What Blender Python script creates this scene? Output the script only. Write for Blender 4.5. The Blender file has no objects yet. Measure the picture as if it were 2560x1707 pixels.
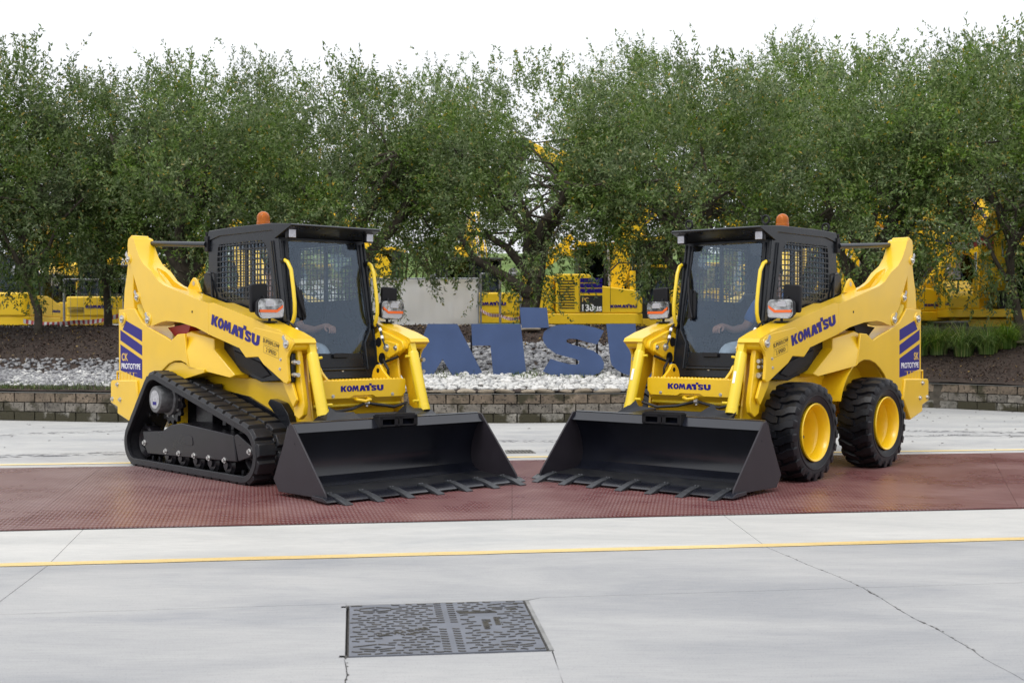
import bpy, bmesh, math, random
import numpy as np
from mathutils import Vector, Matrix, Euler
R = math.radians
scene = bpy.context.scene
col = scene.collection

# ------------------------------------------------------------------ camera, light, exposure
cam_d = bpy.data.cameras.new('camera'); cam = bpy.data.objects.new('camera', cam_d); col.objects.link(cam)
cam_d.sensor_width = 36.0; cam_d.lens = 36.0 * 3119.0 / 2560.0
cam.location = (0, 0, 1.278)
cam.rotation_euler = (math.pi/2 - 0.00932, 0.0004, 0)
cam_d.clip_start = 0.1; cam_d.clip_end = 1500
cam_d.dof.use_dof = True; cam_d.dof.focus_distance = 10.8; cam_d.dof.aperture_fstop = 5.0
scene.camera = cam

SUN_EL, SUN_AZ = 58.0, -150.0      # sun behind the camera to the left, veiled by cloud
world = bpy.data.worlds.new('World'); scene.world = world; world.use_nodes = True
wn = world.node_tree; wn.nodes.clear()
w_out = wn.nodes.new('ShaderNodeOutputWorld'); w_bg = wn.nodes.new('ShaderNodeBackground')
w_sky = wn.nodes.new('ShaderNodeTexSky'); w_sky.sky_type = 'NISHITA'; w_sky.sun_disc = False
w_sky.sun_elevation = R(SUN_EL); w_sky.sun_rotation = R(SUN_AZ); w_sky.air_density = 1.0; w_sky.dust_density = 5.0; w_sky.ozone_density = 1.0
w_hsv = wn.nodes.new('ShaderNodeHueSaturation'); w_hsv.inputs['Saturation'].default_value = 0.10
w_mix = wn.nodes.new('ShaderNodeMix'); w_mix.data_type = 'RGBA'; w_mix.inputs[0].default_value = 0.75
w_tc = wn.nodes.new('ShaderNodeTexCoord'); w_sep = wn.nodes.new('ShaderNodeSeparateXYZ'); w_mr = wn.nodes.new('ShaderNodeMapRange')
w_mr.inputs[1].default_value = 0.0; w_mr.inputs[2].default_value = 1.0; w_mr.inputs[3].default_value = 7.4; w_mr.inputs[4].default_value = 11.5   # cloud cover, brighter overhead
w_cmb = wn.nodes.new('ShaderNodeVectorMath'); w_cmb.operation = 'SCALE'; w_cmb.inputs[0].default_value = (0.97, 0.99, 1.04)
wn.links.new(w_tc.outputs['Generated'], w_sep.inputs[0]); wn.links.new(w_sep.outputs[2], w_mr.inputs[0]); wn.links.new(w_mr.outputs[0], w_cmb.inputs['Scale']); wn.links.new(w_cmb.outputs[0], w_mix.inputs[7])
w_bg.inputs['Strength'].default_value = 0.15
wn.links.new(w_sky.outputs[0], w_hsv.inputs['Color']); wn.links.new(w_hsv.outputs[0], w_mix.inputs[6])
wn.links.new(w_mix.outputs[2], w_bg.inputs['Color']); wn.links.new(w_bg.outputs[0], w_out.inputs['Surface'])
sun_d = bpy.data.lights.new('sun', 'SUN'); sun = bpy.data.objects.new('sun', sun_d); col.objects.link(sun)
sun_d.energy = 1.1; sun_d.angle = R(22); sun_d.color = (1.0, 0.96, 0.9)
az = R(SUN_AZ)
sdir = Vector((math.sin(az)*math.cos(R(SUN_EL)), math.cos(az)*math.cos(R(SUN_EL)), math.sin(R(SUN_EL))))
sun.rotation_euler = sdir.to_track_quat('Z', 'Y').to_euler()
sun.location = (-6, -8, 20)
vs = scene.view_settings
vs.view_transform = 'Standard'; vs.look = 'None'; vs.exposure = 0.10; vs.gamma = 1.0; vs.use_curve_mapping = False
scene.cycles.max_bounces = 8; scene.cycles.transparent_max_bounces = 16
scene.render.film_transparent = False

# ------------------------------------------------------------------ helpers
def lin(c):
    return tuple(((x/12.92) if x <= 0.04045 else ((x+0.055)/1.055)**2.4) for x in c)

def mat(name, color, rough=0.5, metal=0.0, coat=0.0, var=0.0, scale=8.0, bump=0.0, bscale=60.0, color2=None, spec=None, dust=0.0):
    m = bpy.data.materials.new(name); m.use_nodes = True
    nt = m.node_tree; b = nt.nodes['Principled BSDF']
    b.inputs['Base Color'].default_value = (*color, 1); b.inputs['Roughness'].default_value = rough
    b.inputs['Metallic'].default_value = metal; b.inputs['Coat Weight'].default_value = coat
    b.inputs['Coat Roughness'].default_value = 0.12
    if spec is not None: b.inputs['Specular IOR Level'].default_value = spec
    tc = nt.nodes.new('ShaderNodeTexCoord')
    if var > 0 or color2:
        n = nt.nodes.new('ShaderNodeTexNoise'); n.inputs['Scale'].default_value = scale; n.inputs['Detail'].default_value = 6
        nt.links.new(tc.outputs['Object'], n.inputs['Vector'])
        r = nt.nodes.new('ShaderNodeValToRGB'); r.color_ramp.elements[0].position = 0.3; r.color_ramp.elements[1].position = 0.7
        c2 = color2 or tuple(min(1, c*(1+var)) for c in color); c1 = color if color2 else tuple(c*(1-var) for c in color)
        r.color_ramp.elements[0].color = (*c1, 1); r.color_ramp.elements[1].color = (*c2, 1)
        nt.links.new(n.outputs['Fac'], r.inputs[0]); nt.links.new(r.outputs[0], b.inputs['Base Color'])
        mr = nt.nodes.new('ShaderNodeMapRange'); mr.inputs[3].default_value = max(0, rough-0.08); mr.inputs[4].default_value = min(1, rough+0.12)
        nt.links.new(n.outputs['Fac'], mr.inputs[0]); nt.links.new(mr.outputs[0], b.inputs['Roughness'])
    if bump > 0:
        n2 = nt.nodes.new('ShaderNodeTexNoise'); n2.inputs['Scale'].default_value = bscale; n2.inputs['Detail'].default_value = 5
        nt.links.new(tc.outputs['Object'], n2.inputs['Vector'])
        bp = nt.nodes.new('ShaderNodeBump'); bp.inputs['Strength'].default_value = bump; bp.inputs['Distance'].default_value = 0.01
        nt.links.new(n2.outputs['Fac'], bp.inputs['Height']); nt.links.new(bp.outputs[0], b.inputs['Normal'])
    return m

YEL = (0.78, 0.492, 0.009)
M = {}
M['yellow'] = mat('yellow_paint', YEL, 0.34, coat=0.45, var=0.05, scale=3, bump=0.03, bscale=25)
M['yellow_cyl'] = mat('yellow_cylinder_paint', (0.76, 0.55, 0.02), 0.3, coat=0.3, var=0.03)
M['rim'] = mat('yellow_rim_paint', (0.84, 0.54, 0.010), 0.3, coat=0.3, var=0.04)
M['black'] = mat('black_gloss_paint', (0.007, 0.008, 0.011), 0.22, spec=0.28, var=0.15, scale=4)
M['cab'] = mat('cab_black_paint', (0.010, 0.012, 0.016), 0.26, spec=0.32, var=0.1, scale=5)
M['plastic'] = mat('black_plastic', (0.009, 0.009, 0.011), 0.5, spec=0.25, bump=0.1, bscale=200)
M['bucket'] = mat('bucket_black_paint', (0.006, 0.007, 0.012), 0.20, spec=0.62, var=0.25, scale=3)
M['bucket_side'] = mat('bucket_side_paint', (0.021, 0.018, 0.023), 0.36, spec=0.35, var=0.12, scale=5, bump=0.04)
M['bucket_floor'] = mat('bucket_floor_paint', (0.006, 0.007, 0.010), 0.3, spec=0.4, var=0.3, scale=9, bump=0.08, bscale=50, color2=(0.022, 0.022, 0.023))
M['tooth'] = mat('worn_steel_paint', (0.045, 0.048, 0.054), 0.35, metal=0.4, var=0.3, scale=40)
M['steel'] = mat('zinc_steel', (0.55, 0.55, 0.54), 0.33, metal=0.9, var=0.2, scale=60)
M['chrome'] = mat('chrome_rod', (0.75, 0.75, 0.78), 0.12, metal=1.0)
M['hub'] = mat('cast_hub_grey', (0.13, 0.135, 0.14), 0.5, metal=0.3, var=0.3, scale=25, bump=0.3, bscale=70)
M['rubber'] = mat('tyre_rubber', (0.006, 0.0065, 0.009), 0.36, spec=0.3, var=0.3, scale=12, bump=0.12, bscale=90)
M['track'] = mat('track_rubber', (0.009, 0.010, 0.013), 0.42, spec=0.35, var=0.35, scale=9, bump=0.2, bscale=60, color2=(0.020, 0.020, 0.023))
M['trackframe'] = mat('track_frame_black', (0.012, 0.011, 0.014), 0.28, spec=0.35, var=0.3, scale=5)
M['blue'] = mat('blue_decal', (0.014, 0.006, 0.17), 0.4, spec=0.3)
M['white_print'] = mat('white_print', (0.85, 0.85, 0.85), 0.4)
M['gold_print'] = mat('gold_print', (0.62, 0.40, 0.10), 0.4)
M['dark_print'] = mat('dark_print', (0.07, 0.05, 0.02), 0.5)
M['hose'] = mat('hose_rubber', (0.01, 0.01, 0.011), 0.5, bump=0.2, bscale=150)
M['red'] = mat('red_paint', (0.35, 0.02, 0.02), 0.4)
M['sign_blue'] = mat('sign_blue_paint', (0.048, 0.080, 0.175), 0.5, spec=0.3, var=0.10, scale=2.5, bump=0.03)
M['fabric_dark'] = mat('seat_fabric', (0.03, 0.032, 0.036), 0.85, bump=0.2)
M['skin'] = mat('skin', (0.50, 0.27, 0.19), 0.5)
M['tshirt'] = mat('blue_tshirt', (0.08, 0.19, 0.52), 0.85, var=0.15, scale=6, bump=0.3, bscale=20)
M['shirt_grey'] = mat('navy_shirt', (0.03, 0.04, 0.07), 0.85, var=0.15, scale=6)
M['jeans'] = mat('pale_jeans', (0.45, 0.52, 0.60), 0.9, var=0.18, scale=10, bump=0.4, bscale=25)
M['hair'] = mat('hair_brown', (0.05, 0.035, 0.025), 0.7, bump=0.5, bscale=90)
M['shoe'] = mat('shoe_leather', (0.03, 0.025, 0.02), 0.5)
M['bark'] = mat('tree_bark', (0.030, 0.024, 0.017), 0.95, bump=1.0, bscale=14, color2=(0.085, 0.07, 0.05), scale=9)
M['galv'] = mat('galvanised_tube', (0.42, 0.43, 0.44), 0.45, metal=0.6, var=0.15)
M['lamp_white'] = mat('lamp_reflector', (0.50, 0.51, 0.56), 0.2, metal=0.5, bump=0.5, bscale=120)
M['lamp_orange'] = mat('lamp_orange', (0.75, 0.13, 0.02), 0.25)
M['chrome_reflection_mix'] = mat('chrome_reflection_mix', (0.12, 0.12, 0.12), 0.12, metal=1.0, color2=(0.75, 0.75, 0.74), scale=14, bump=0.3, bscale=18)  # dark and bright reflections put into the chrome colour as noise

def glass(name, tint, refl_rough=0.03, fac=0.12, dens=0.0):
    m = bpy.data.materials.new(name); m.use_nodes = True; nt = m.node_tree; nt.nodes.clear()
    o = nt.nodes.new('ShaderNodeOutputMaterial'); tr = nt.nodes.new('ShaderNodeBsdfTransparent'); tr.inputs[0].default_value = (*tint, 1)
    gl = nt.nodes.new('ShaderNodeBsdfGlossy'); gl.inputs['Roughness'].default_value = refl_rough; gl.inputs[0].default_value = (0.68, 0.82, 1, 1)
    fr = nt.nodes.new('ShaderNodeMath'); fr.operation = 'POWER'; fr.inputs[1].default_value = 4.0; lw = nt.nodes.new('ShaderNodeLayerWeight'); lw.inputs[0].default_value = 0.5; nt.links.new(lw.outputs['Facing'], fr.inputs[0])
    ad = nt.nodes.new('ShaderNodeMath'); ad.operation = 'ADD'; ad.inputs[1].default_value = fac
    mx = nt.nodes.new('ShaderNodeMixShader')
    nt.links.new(fr.outputs[0], ad.inputs[0]); nt.links.new(ad.outputs[0], mx.inputs[0]); nt.links.new(tr.outputs[0], mx.inputs[1]); nt.links.new(gl.outputs[0], mx.inputs[2])
    nt.links.new(mx.outputs[0], o.inputs[0])
    return m
M['glass'] = glass('windscreen_glass', (0.93, 0.955, 0.97), 0.02, 0.05)
M['glass_side'] = glass('side_glass', (0.97, 0.985, 0.98), 0.02, 0.008)
M['glass_dark'] = glass('dark_glass', (0.13, 0.16, 0.16), 0.05, 0.05)
ma = bpy.data.materials.new('amber_lens'); ma.use_nodes = True; _b = ma.node_tree.nodes['Principled BSDF']
_b.inputs['Base Color'].default_value = (0.62, 0.17, 0.02, 1); _b.inputs['Roughness'].default_value = 0.12; _b.inputs['Transmission Weight'].default_value = 0.45; _b.inputs['IOR'].default_value = 1.3
M['amber'] = ma

def finish(me, smooth=True, ang=35):
    if smooth:
        me.polygons.foreach_set('use_smooth', [True]*len(me.polygons))
        me.set_sharp_from_angle(angle=R(ang))

def put(name, me, m=None, parent=None, bevel=0.0, seg=2, loc=None):
    o = bpy.data.objects.new(name, me); col.objects.link(o)
    if m is not None and len(me.materials) == 0: me.materials.append(m)
    if parent is not None: o.parent = parent
    if loc is not None: o.location = loc
    if bevel > 0:
        b = o.modifiers.new('bevel', 'BEVEL'); b.width = bevel; b.segments = seg; b.limit_method = 'ANGLE'; b.angle_limit = R(40)
    return o

class MB:
    def __init__(s): s.v = []; s.f = []
    def add(s, vs_, fs):
        n = len(s.v); s.v += [tuple(p) for p in vs_]; s.f += [tuple(i+n for i in f) for f in fs]; return s
    def box(s, c, d, rot=None):
        hx, hy, hz = d[0]/2, d[1]/2, d[2]/2
        vv = [Vector((x*hx, y*hy, z*hz)) for x in (-1, 1) for y in (-1, 1) for z in (-1, 1)]
        if rot is not None: vv = [rot @ p for p in vv]
        vv = [p + Vector(c) for p in vv]
        return s.add(vv, [(0,1,3,2),(4,6,7,5),(0,4,5,1),(2,3,7,6),(0,2,6,4),(1,5,7,3)])
    def prism(s, poly, a, b, axis='y'):
        # poly in the plane across the axis: for y (x,z), for x (y,z), for z (x,y)
        def P(u, v, t): return {'y': (u, t, v), 'x': (t, u, v), 'z': (u, v, t)}[axis]
        n = len(poly); vv = [P(u, v, a) for u, v in poly] + [P(u, v, b) for u, v in poly]
        fs = [tuple(range(n)), tuple(range(2*n-1, n-1, -1))] + [(i, i+n, (i+1) % n + n, (i+1) % n) for i in range(n)]
        return s.add(vv, fs)
    def loft(s, rings, cap=True, closed=True):
        n = len(rings[0]); vv = [p for r in rings for p in r]; fs = []
        for k in range(len(rings)-1):
            for i in range(n if closed else n-1):
                j = (i+1) % n; fs.append((k*n+i, k*n+j, (k+1)*n+j, (k+1)*n+i))
        if cap: fs.append(tuple(range(n-1, -1, -1))); fs.append(tuple((len(rings)-1)*n+i for i in range(n)))
        return s.add(vv, fs)
    def tube(s, pts, r, n=10, cap=True):
        pts = [Vector(p) for p in pts]; rr = r if hasattr(r, '__len__') else [r]*len(pts)
        rings = []; up = None
        for i, p in enumerate(pts):
            t = (pts[min(i+1, len(pts)-1)] - pts[max(i-1, 0)]).normalized()
            if up is None: up = t.orthogonal().normalized()
            else:
                up = (up - t*up.dot(t))
                up = up.normalized() if up.length > 1e-6 else t.orthogonal().normalized()
            w = t.cross(up)
            rings.append([p + (up*math.cos(2*math.pi*k/n) + w*math.sin(2*math.pi*k/n))*rr[i] for k in range(n)])
        return s.loft(rings, cap)
    def lathe(s, prof, c, axis='y', n=24, cap=False):
        # prof: list of (t, r) along axis
        rings = []
        for t, r in prof:
            ring = []
            for k in range(n):
                a = 2*math.pi*k/n; u, v = r*math.cos(a), r*math.sin(a)
                ring.append({'y': (c[0]+u, c[1]+t, c[2]+v), 'x': (c[0]+t, c[1]+u, c[2]+v), 'z': (c[0]+u, c[1]+v, c[2]+t)}[axis])
            rings.append(ring)
        return s.loft(rings, cap)
    def mesh(s, name, smooth=True, ang=35, xf=None):
        me = bpy.data.meshes.new(name)
        vv = s.v if xf is None else [tuple(xf @ Vector(p)) for p in s.v]
        me.from_pydata(vv, [], s.f); me.validate()
        bm = bmesh.new(); bm.from_mesh(me); bmesh.ops.recalc_face_normals(bm, faces=bm.faces); bm.to_mesh(me); bm.free()
        finish(me, smooth, ang); return me
    def build(s, name, m, parent=None, bevel=0.0, smooth=True, ang=35, seg=2, xf=None, loc=None):
        return put(name, s.mesh(name, smooth, ang, xf), m, parent, bevel, seg, loc)

def rounded(poly, r, seg=4):
    out = []; n = len(poly)
    for i in range(n):
        p0, p, p1 = Vector(poly[i-1]), Vector(poly[i]), Vector(poly[(i+1) % n])
        a, b = (p0-p), (p1-p); ra = min(r, a.length*0.45, b.length*0.45)
        A, B = p + a.normalized()*ra, p + b.normalized()*ra
        for k in range(seg+1):
            t = k/seg; out.append(tuple(A*(1-t)**2 + p*2*t*(1-t) + B*t*t))
    return out

def curve_mesh(name, splines, depth):
    cu = bpy.data.curves.new(name, 'CURVE'); cu.dimensions = '2D'; cu.fill_mode = 'BOTH'; cu.extrude = depth/2
    for sp in splines:
        s = cu.splines.new('POLY'); s.points.add(len(sp)-1); s.use_cyclic_u = True
        for i, p in enumerate(sp): s.points[i].co = (p[0], p[1], 0, 1)
    o = bpy.data.objects.new(name, cu); col.objects.link(o)
    dg = bpy.context.evaluated_depsgraph_get(); me = bpy.data.meshes.new_from_object(o.evaluated_get(dg))
    bpy.data.objects.remove(o); bpy.data.curves.remove(cu); me.name = name
    return me

def text_mesh(body, size, depth=0.002, align='CENTER', bold=0.0, spacing=1.0):
    cu = bpy.data.curves.new('text', 'FONT'); cu.body = body; cu.size = size; cu.extrude = depth/2; cu.align_x = align; cu.align_y = 'CENTER'
    cu.offset = bold; cu.space_character = spacing
    o = bpy.data.objects.new('text', cu); col.objects.link(o)
    dg = bpy.context.evaluated_depsgraph_get(); me = bpy.data.meshes.new_from_object(o.evaluated_get(dg))
    bpy.data.objects.remove(o); bpy.data.curves.remove(cu); return me

def frame_mat(origin, xdir, ydir):
    x = Vector(xdir).normalized(); y = Vector(ydir); y = (y - x*y.dot(x)).normalized(); z = x.cross(y)
    m = Matrix((x, y, z)).transposed().to_4x4(); m.translation = Vector(origin); return m

def put_xf(name, me, xf, m, parent=None, bevel=0.0, smooth=True):
    me.transform(xf); me.materials.clear(); me.materials.append(m)
    if smooth: finish(me, True, 30)
    return put(name, me, None, parent, bevel)

def plate(name, outline, holes, thick, xf, m, parent, bevel=0.0):
    return put_xf(name, curve_mesh(name, [outline]+holes, thick), xf, m, parent, bevel)

def thing(name, label, cat, loc=(0, 0, 0), rz=0.0, group=None, scale=1.0):
    o = bpy.data.objects.new(name, None); col.objects.link(o); o.location = loc; o.rotation_euler = (0, 0, rz); o.scale = (scale,)*3
    o.empty_display_size = 0.2; o['label'] = label; o['category'] = cat
    if group: o['group'] = group
    return o
def tag(o, label, cat, group=None):
    o['label'] = label; o['category'] = cat
    if group: o['group'] = group
    return o
def structure(o): o['kind'] = 'structure'; return o

# the maker's logo: glyph outlines, height 1
def arc(cx, cy, rx, ry, a0, a1, n=10):
    return [(cx+rx*math.cos(R(a0+(a1-a0)*i/n)), cy+ry*math.sin(R(a0+(a1-a0)*i/n))) for i in range(n+1)]
def logo_glyphs():
    g = {}
    g['K'] = [[(0, 0), (.23, 0), (.23, .34), (.26, .38), (.38, 0), (.65, 0), (.44, .53), (.65, 1), (.40, 1), (.26, .68), (.23, .68), (.23, 1), (0, 1)]]
    g['O'] = [arc(.955, .5, .305, .52, 0, 350, 23), arc(.955, .5, .085, .26, 0, 350, 17)]
    g['M'] = [[(1.265+(x-1.30)*.83, y) for x, y in [(1.30, 0), (1.50, 0), (1.56, .52), (1.68, .10), (1.80, .10), (1.92, .52), (1.98, 0), (2.20, 0), (2.09, 1), (1.84, 1), (1.74, .62), (1.64, 1), (1.39, 1)]]]
    g['A'] = [[(2.06, 0), (2.31, 0), (2.415, .34), (2.52, 0), (2.83, 0), (2.56, 1), (2.27, 1)]]
    g['T'] = [[(2.70, 1), (3.19, 1), (3.25, 0), (2.92, 0), (2.89, .59), (2.71, .59)]]
    g['dot'] = [[(3.18, 1.31), (3.45, 1.30), (3.47, .925), (3.20, .92)]]
    S = [(1925,290),(1850,262),(1750,242),(1640,236),(1540,242),(1470,265),(1430,300),(1418,345),(1428,385),(1460,430),(1530,480),(1620,505),(1690,522),(1722,540),(1722,560),(1695,571),(1640,565),(1560,545),(1485,520),(1420,625),(1480,650),(1570,667),(1700,672),(1810,665),(1885,640),(1922,600),(1926,555),(1900,500),(1840,455),(1760,430),(1660,402),(1618,385),(1615,365),(1640,355),(1700,358),(1790,385),(1868,402)]
    g['S'] = [[(2.70+(x-830)/438/1.9, (670-y)/438) for x, y in S]]
    g['U'] = [[(4.04, 1), (4.33, 1), (4.345, .42)] + arc(4.44, .36, .075, .10, 190, 350, 6) + [(4.53, .42), (4.52, 1), (4.82, 1), (4.82, .35)] + arc(4.45, .32, .37, .34, 5, -180, 12) ]
    return g
GL = logo_glyphs()
def logo_mesh(width, depth=0.002, aspect=9.0):
    """whole word, centred"""
    h = width/aspect; sp = []
    for k, spl in GL.items():
        for s in spl: sp.append([((x-2.41)*width/4.82, (y-.5)*h) for x, y in s])
    # letters overlap in outline only at shared corners, so build each and join
    bm = bmesh.new()
    for k, spl in GL.items():
        me = curve_mesh('g', [[((x-2.41)*width/4.82, (y-.5)*h) for x, y in s] for s in spl], depth)
        bm.from_mesh(me); bpy.data.meshes.remove(me)
    me = bpy.data.meshes.new('lettering'); bm.to_mesh(me); bm.free(); return me

# ------------------------------------------------------------------ ground
G_SL = 0.142                                   # the yard lines run at this slope
GA = math.atan(G_SL)
def gl(v0, x): return v0 + G_SL*x

def concrete(name, c1, c2, dark, streak=1.0, spots=0.5):
    m = bpy.data.materials.new(name); m.use_nodes = True; nt = m.node_tree; b = nt.nodes['Principled BSDF']; L = nt.links
    g = nt.nodes.new('ShaderNodeNewGeometry')
    mp = nt.nodes.new('ShaderNodeMapping'); mp.inputs['Rotation'].default_value = (0, 0, -GA); mp.inputs['Scale'].default_value = (0.35, 1.0, 1)
    L.new(g.outputs['Position'], mp.inputs[0])
    n1 = nt.nodes.new('ShaderNodeTexNoise'); n1.inputs['Scale'].default_value = 1.3; n1.inputs['Detail'].default_value = 9; n1.inputs['Roughness'].default_value = 0.62; n1.inputs['Distortion'].default_value = 0.7
    L.new(mp.outputs[0], n1.inputs['Vector'])
    mp2 = nt.nodes.new('ShaderNodeMapping'); mp2.inputs['Rotation'].default_value = (0, 0, -GA); mp2.inputs['Scale'].default_value = (1.6, 20.0, 1)
    L.new(g.outputs['Position'], mp2.inputs[0])
    n2 = nt.nodes.new('ShaderNodeTexNoise'); n2.inputs['Scale'].default_value = 3; n2.inputs['Detail'].default_value = 8; n2.inputs['Roughness'].default_value = 0.7
    L.new(mp2.outputs[0], n2.inputs['Vector'])
    n3 = nt.nodes.new('ShaderNodeTexNoise'); n3.inputs['Scale'].default_value = 130; n3.inputs['Detail'].default_value = 3
    L.new(g.outputs['Position'], n3.inputs['Vector'])
    r1 = nt.nodes.new('ShaderNodeValToRGB'); r1.color_ramp.elements[0].position = 0.34; r1.color_ramp.elements[1].position = 0.66
    r1.color_ramp.elements[0].color = (*c1, 1); r1.color_ramp.elements[1].color = (*c2, 1)
    L.new(n1.outputs[0], r1.inputs[0])
    mx = nt.nodes.new('ShaderNodeMix'); mx.data_type = 'RGBA'; mx.blend_type = 'MULTIPLY'; mx.inputs[0].default_value = streak
    r2 = nt.nodes.new('ShaderNodeValToRGB'); r2.color_ramp.elements[0].position = 0.30; r2.color_ramp.elements[0].color = (*dark, 1); r2.color_ramp.elements[1].position = 0.56; r2.color_ramp.elements[1].color = (1, 1, 1, 1)
    L.new(n2.outputs[0], r2.inputs[0]); L.new(r1.outputs[0], mx.inputs[6]); L.new(r2.outputs[0], mx.inputs[7])
    mx2 = nt.nodes.new('ShaderNodeMix'); mx2.data_type = 'RGBA'; mx2.blend_type = 'MULTIPLY'; mx2.inputs[0].default_value = spots
    r3 = nt.nodes.new('ShaderNodeValToRGB'); r3.color_ramp.elements[0].position = 0.28; r3.color_ramp.elements[0].color = (.45, .45, .45, 1); r3.color_ramp.elements[1].position = 0.42; r3.color_ramp.elements[1].color = (1, 1, 1, 1)
    L.new(n3.outputs[0], r3.inputs[0]); L.new(mx.outputs[2], mx2.inputs[6]); L.new(r3.outputs[0], mx2.inputs[7])
    n5 = nt.nodes.new('ShaderNodeTexNoise'); n5.inputs['Scale'].default_value = .75; n5.inputs['Detail'].default_value = 10; n5.inputs['Roughness'].default_value = .72; n5.inputs['Distortion'].default_value = 1.4; L.new(mp.outputs[0], n5.inputs['Vector'])
    r5 = nt.nodes.new('ShaderNodeValToRGB'); r5.color_ramp.elements[0].position = .52; r5.color_ramp.elements[0].color = (1, 1, 1, 1); r5.color_ramp.elements[1].position = .72; r5.color_ramp.elements[1].color = (.80, .82, .86, 1); L.new(n5.outputs[0], r5.inputs[0])
    mx5 = nt.nodes.new('ShaderNodeMix'); mx5.data_type = 'RGBA'; mx5.blend_type = 'MULTIPLY'; mx5.inputs[0].default_value = 1; L.new(mx2.outputs[2], mx5.inputs[6]); L.new(r5.outputs[0], mx5.inputs[7])
    L.new(mx5.outputs[2], b.inputs['Base Color']); b.inputs['Roughness'].default_value = 0.7; b.inputs['Specular IOR Level'].default_value = 0.35
    bp = nt.nodes.new('ShaderNodeBump'); bp.inputs['Strength'].default_value = 0.15; bp.inputs['Distance'].default_value = 0.004
    L.new(n3.outputs[0], bp.inputs['Height']); L.new(bp.outputs[0], b.inputs['Normal'])
    return m
M['conc'] = concrete('grey_concrete', (.285, .289, .296), (.398, .394, .385), (.78, .79, .81), 0.7, 0.6)
M['conc_pale'] = concrete('pale_concrete', (.40, .40, .385), (.54, .53, .50), (.80, .80, .82), 0.8, 0.45)
M['conc_far'] = concrete('far_pale_concrete', (.38, .38, .38), (.52, .515, .49), (.70, .71, .74), 1.0, 0.3)
M['joint'] = mat('joint_grit', (0.07, 0.066, 0.06), 0.95, var=0.4, scale=30)

def yline(px_pts):  # polyline sampled linearly
    xs = [p[0] for p in px_pts]; ys = [p[1] for p in px_pts]
    return lambda x: float(np.interp(x, xs, ys))
WALL = [(-40, 26), (-14, 20.6), (-10, 18.6), (-7.3, 17.7), (-5.5, 17.27), (-3.5, 17.12), (0, 17.1), (1.4, 17.22), (2.6, 17.6), (3.8, 18.5), (4.9, 19.7), (5.9, 20.55), (6.9, 20.4), (7.9, 19.35), (9.4, 17.6), (12, 15.6), (40, 0)]
wall_y = yline(WALL)

# sub-base under everything, then slabs with open joints on top of it
gb = MB(); gb.add([(-300, -60, -.03), (300, -60, -.03), (300, 400, -.03), (-300, 400, -.03)], [(0, 1, 2, 3)])
ground = structure(gb.build('ground', M['joint']))

def slab(poly, m, name='slab', z1=0.0, gap=0.004):
    # shrink toward centroid edges by gap (approximately) and give thickness
    n = len(poly); out = []
    for i in range(n):
        p0, p, p1 = Vector(poly[i-1]), Vector(poly[i]), Vector(poly[(i+1) % n])
        d0 = (p-p0).normalized(); d1 = (p1-p).normalized()
        n0 = Vector((-d0.y, d0.x)); n1 = Vector((-d1.y, d1.x)); q = n0+n1
        q = q/max(0.3, q.dot(n0)) if q.length > 1e-6 else n0
        out.append(tuple(p + q*gap))
    mb = MB(); mb.prism(out, -0.028, z1, 'z'); return mb.build(name, m, ground, bevel=0.0, smooth=False)
def wob(a, b, n, amp, rnd):
    a, b = Vector(a), Vector(b); d = (b-a); nn = Vector((-d.y, d.x)).normalized()
    return [tuple(a + d*(i/n) + (nn*rnd.uniform(-amp, amp) if 0 < i < n else nn*0)) for i in range(n+1)]
rg = random.Random(4)
P_NEAR = 8.385                                   # plate near edge at x=0
P_FAR = 12.14
Y_HJ = 5.93                                      # thin joint across the front
def J1(v): # x on joint 1 at line offset v
    return {0: 0}.get(v, float(np.interp(v, [4.0, 6.25, 7.16, 8.23], [-2.15, -2.42, -2.52, -2.75])))
j1 = [(-2.75, gl(P_NEAR, -2.75)), (-2.52, gl(7.135, -2.52)), (-2.38, gl(Y_HJ, -2.38))]
j1b = [(-2.38, gl(Y_HJ, -2.38)), (-2.15, 3.6), (-2.0, 0.5)]
j2 = [(1.46, gl(P_NEAR, 1.46)), (1.50, gl(7.135, 1.5))] + wob((1.50, gl(7.135, 1.5)), (1.74, gl(Y_HJ, 1.74)), 10, .008, rg)[1:]
j2b = wob((1.74, gl(Y_HJ, 1.74)), (1.87, 4.5), 14, .012, rg) + [(2.3, 0.5)]
MH = [(-.76, 5.77), (.06, 5.885), (.15, 4.97), (-.645, 4.865)]  # manhole corners (far left, far right, near right, near left)
def CCW(p):
    a = sum(p[i-1][0]*p[i][1]-p[i][0]*p[i-1][1] for i in range(len(p))); return p if a > 0 else p[::-1]
pale_near = 7.16
def vline(v, xs): return [(x, gl(v, x)) for x in xs]
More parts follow.
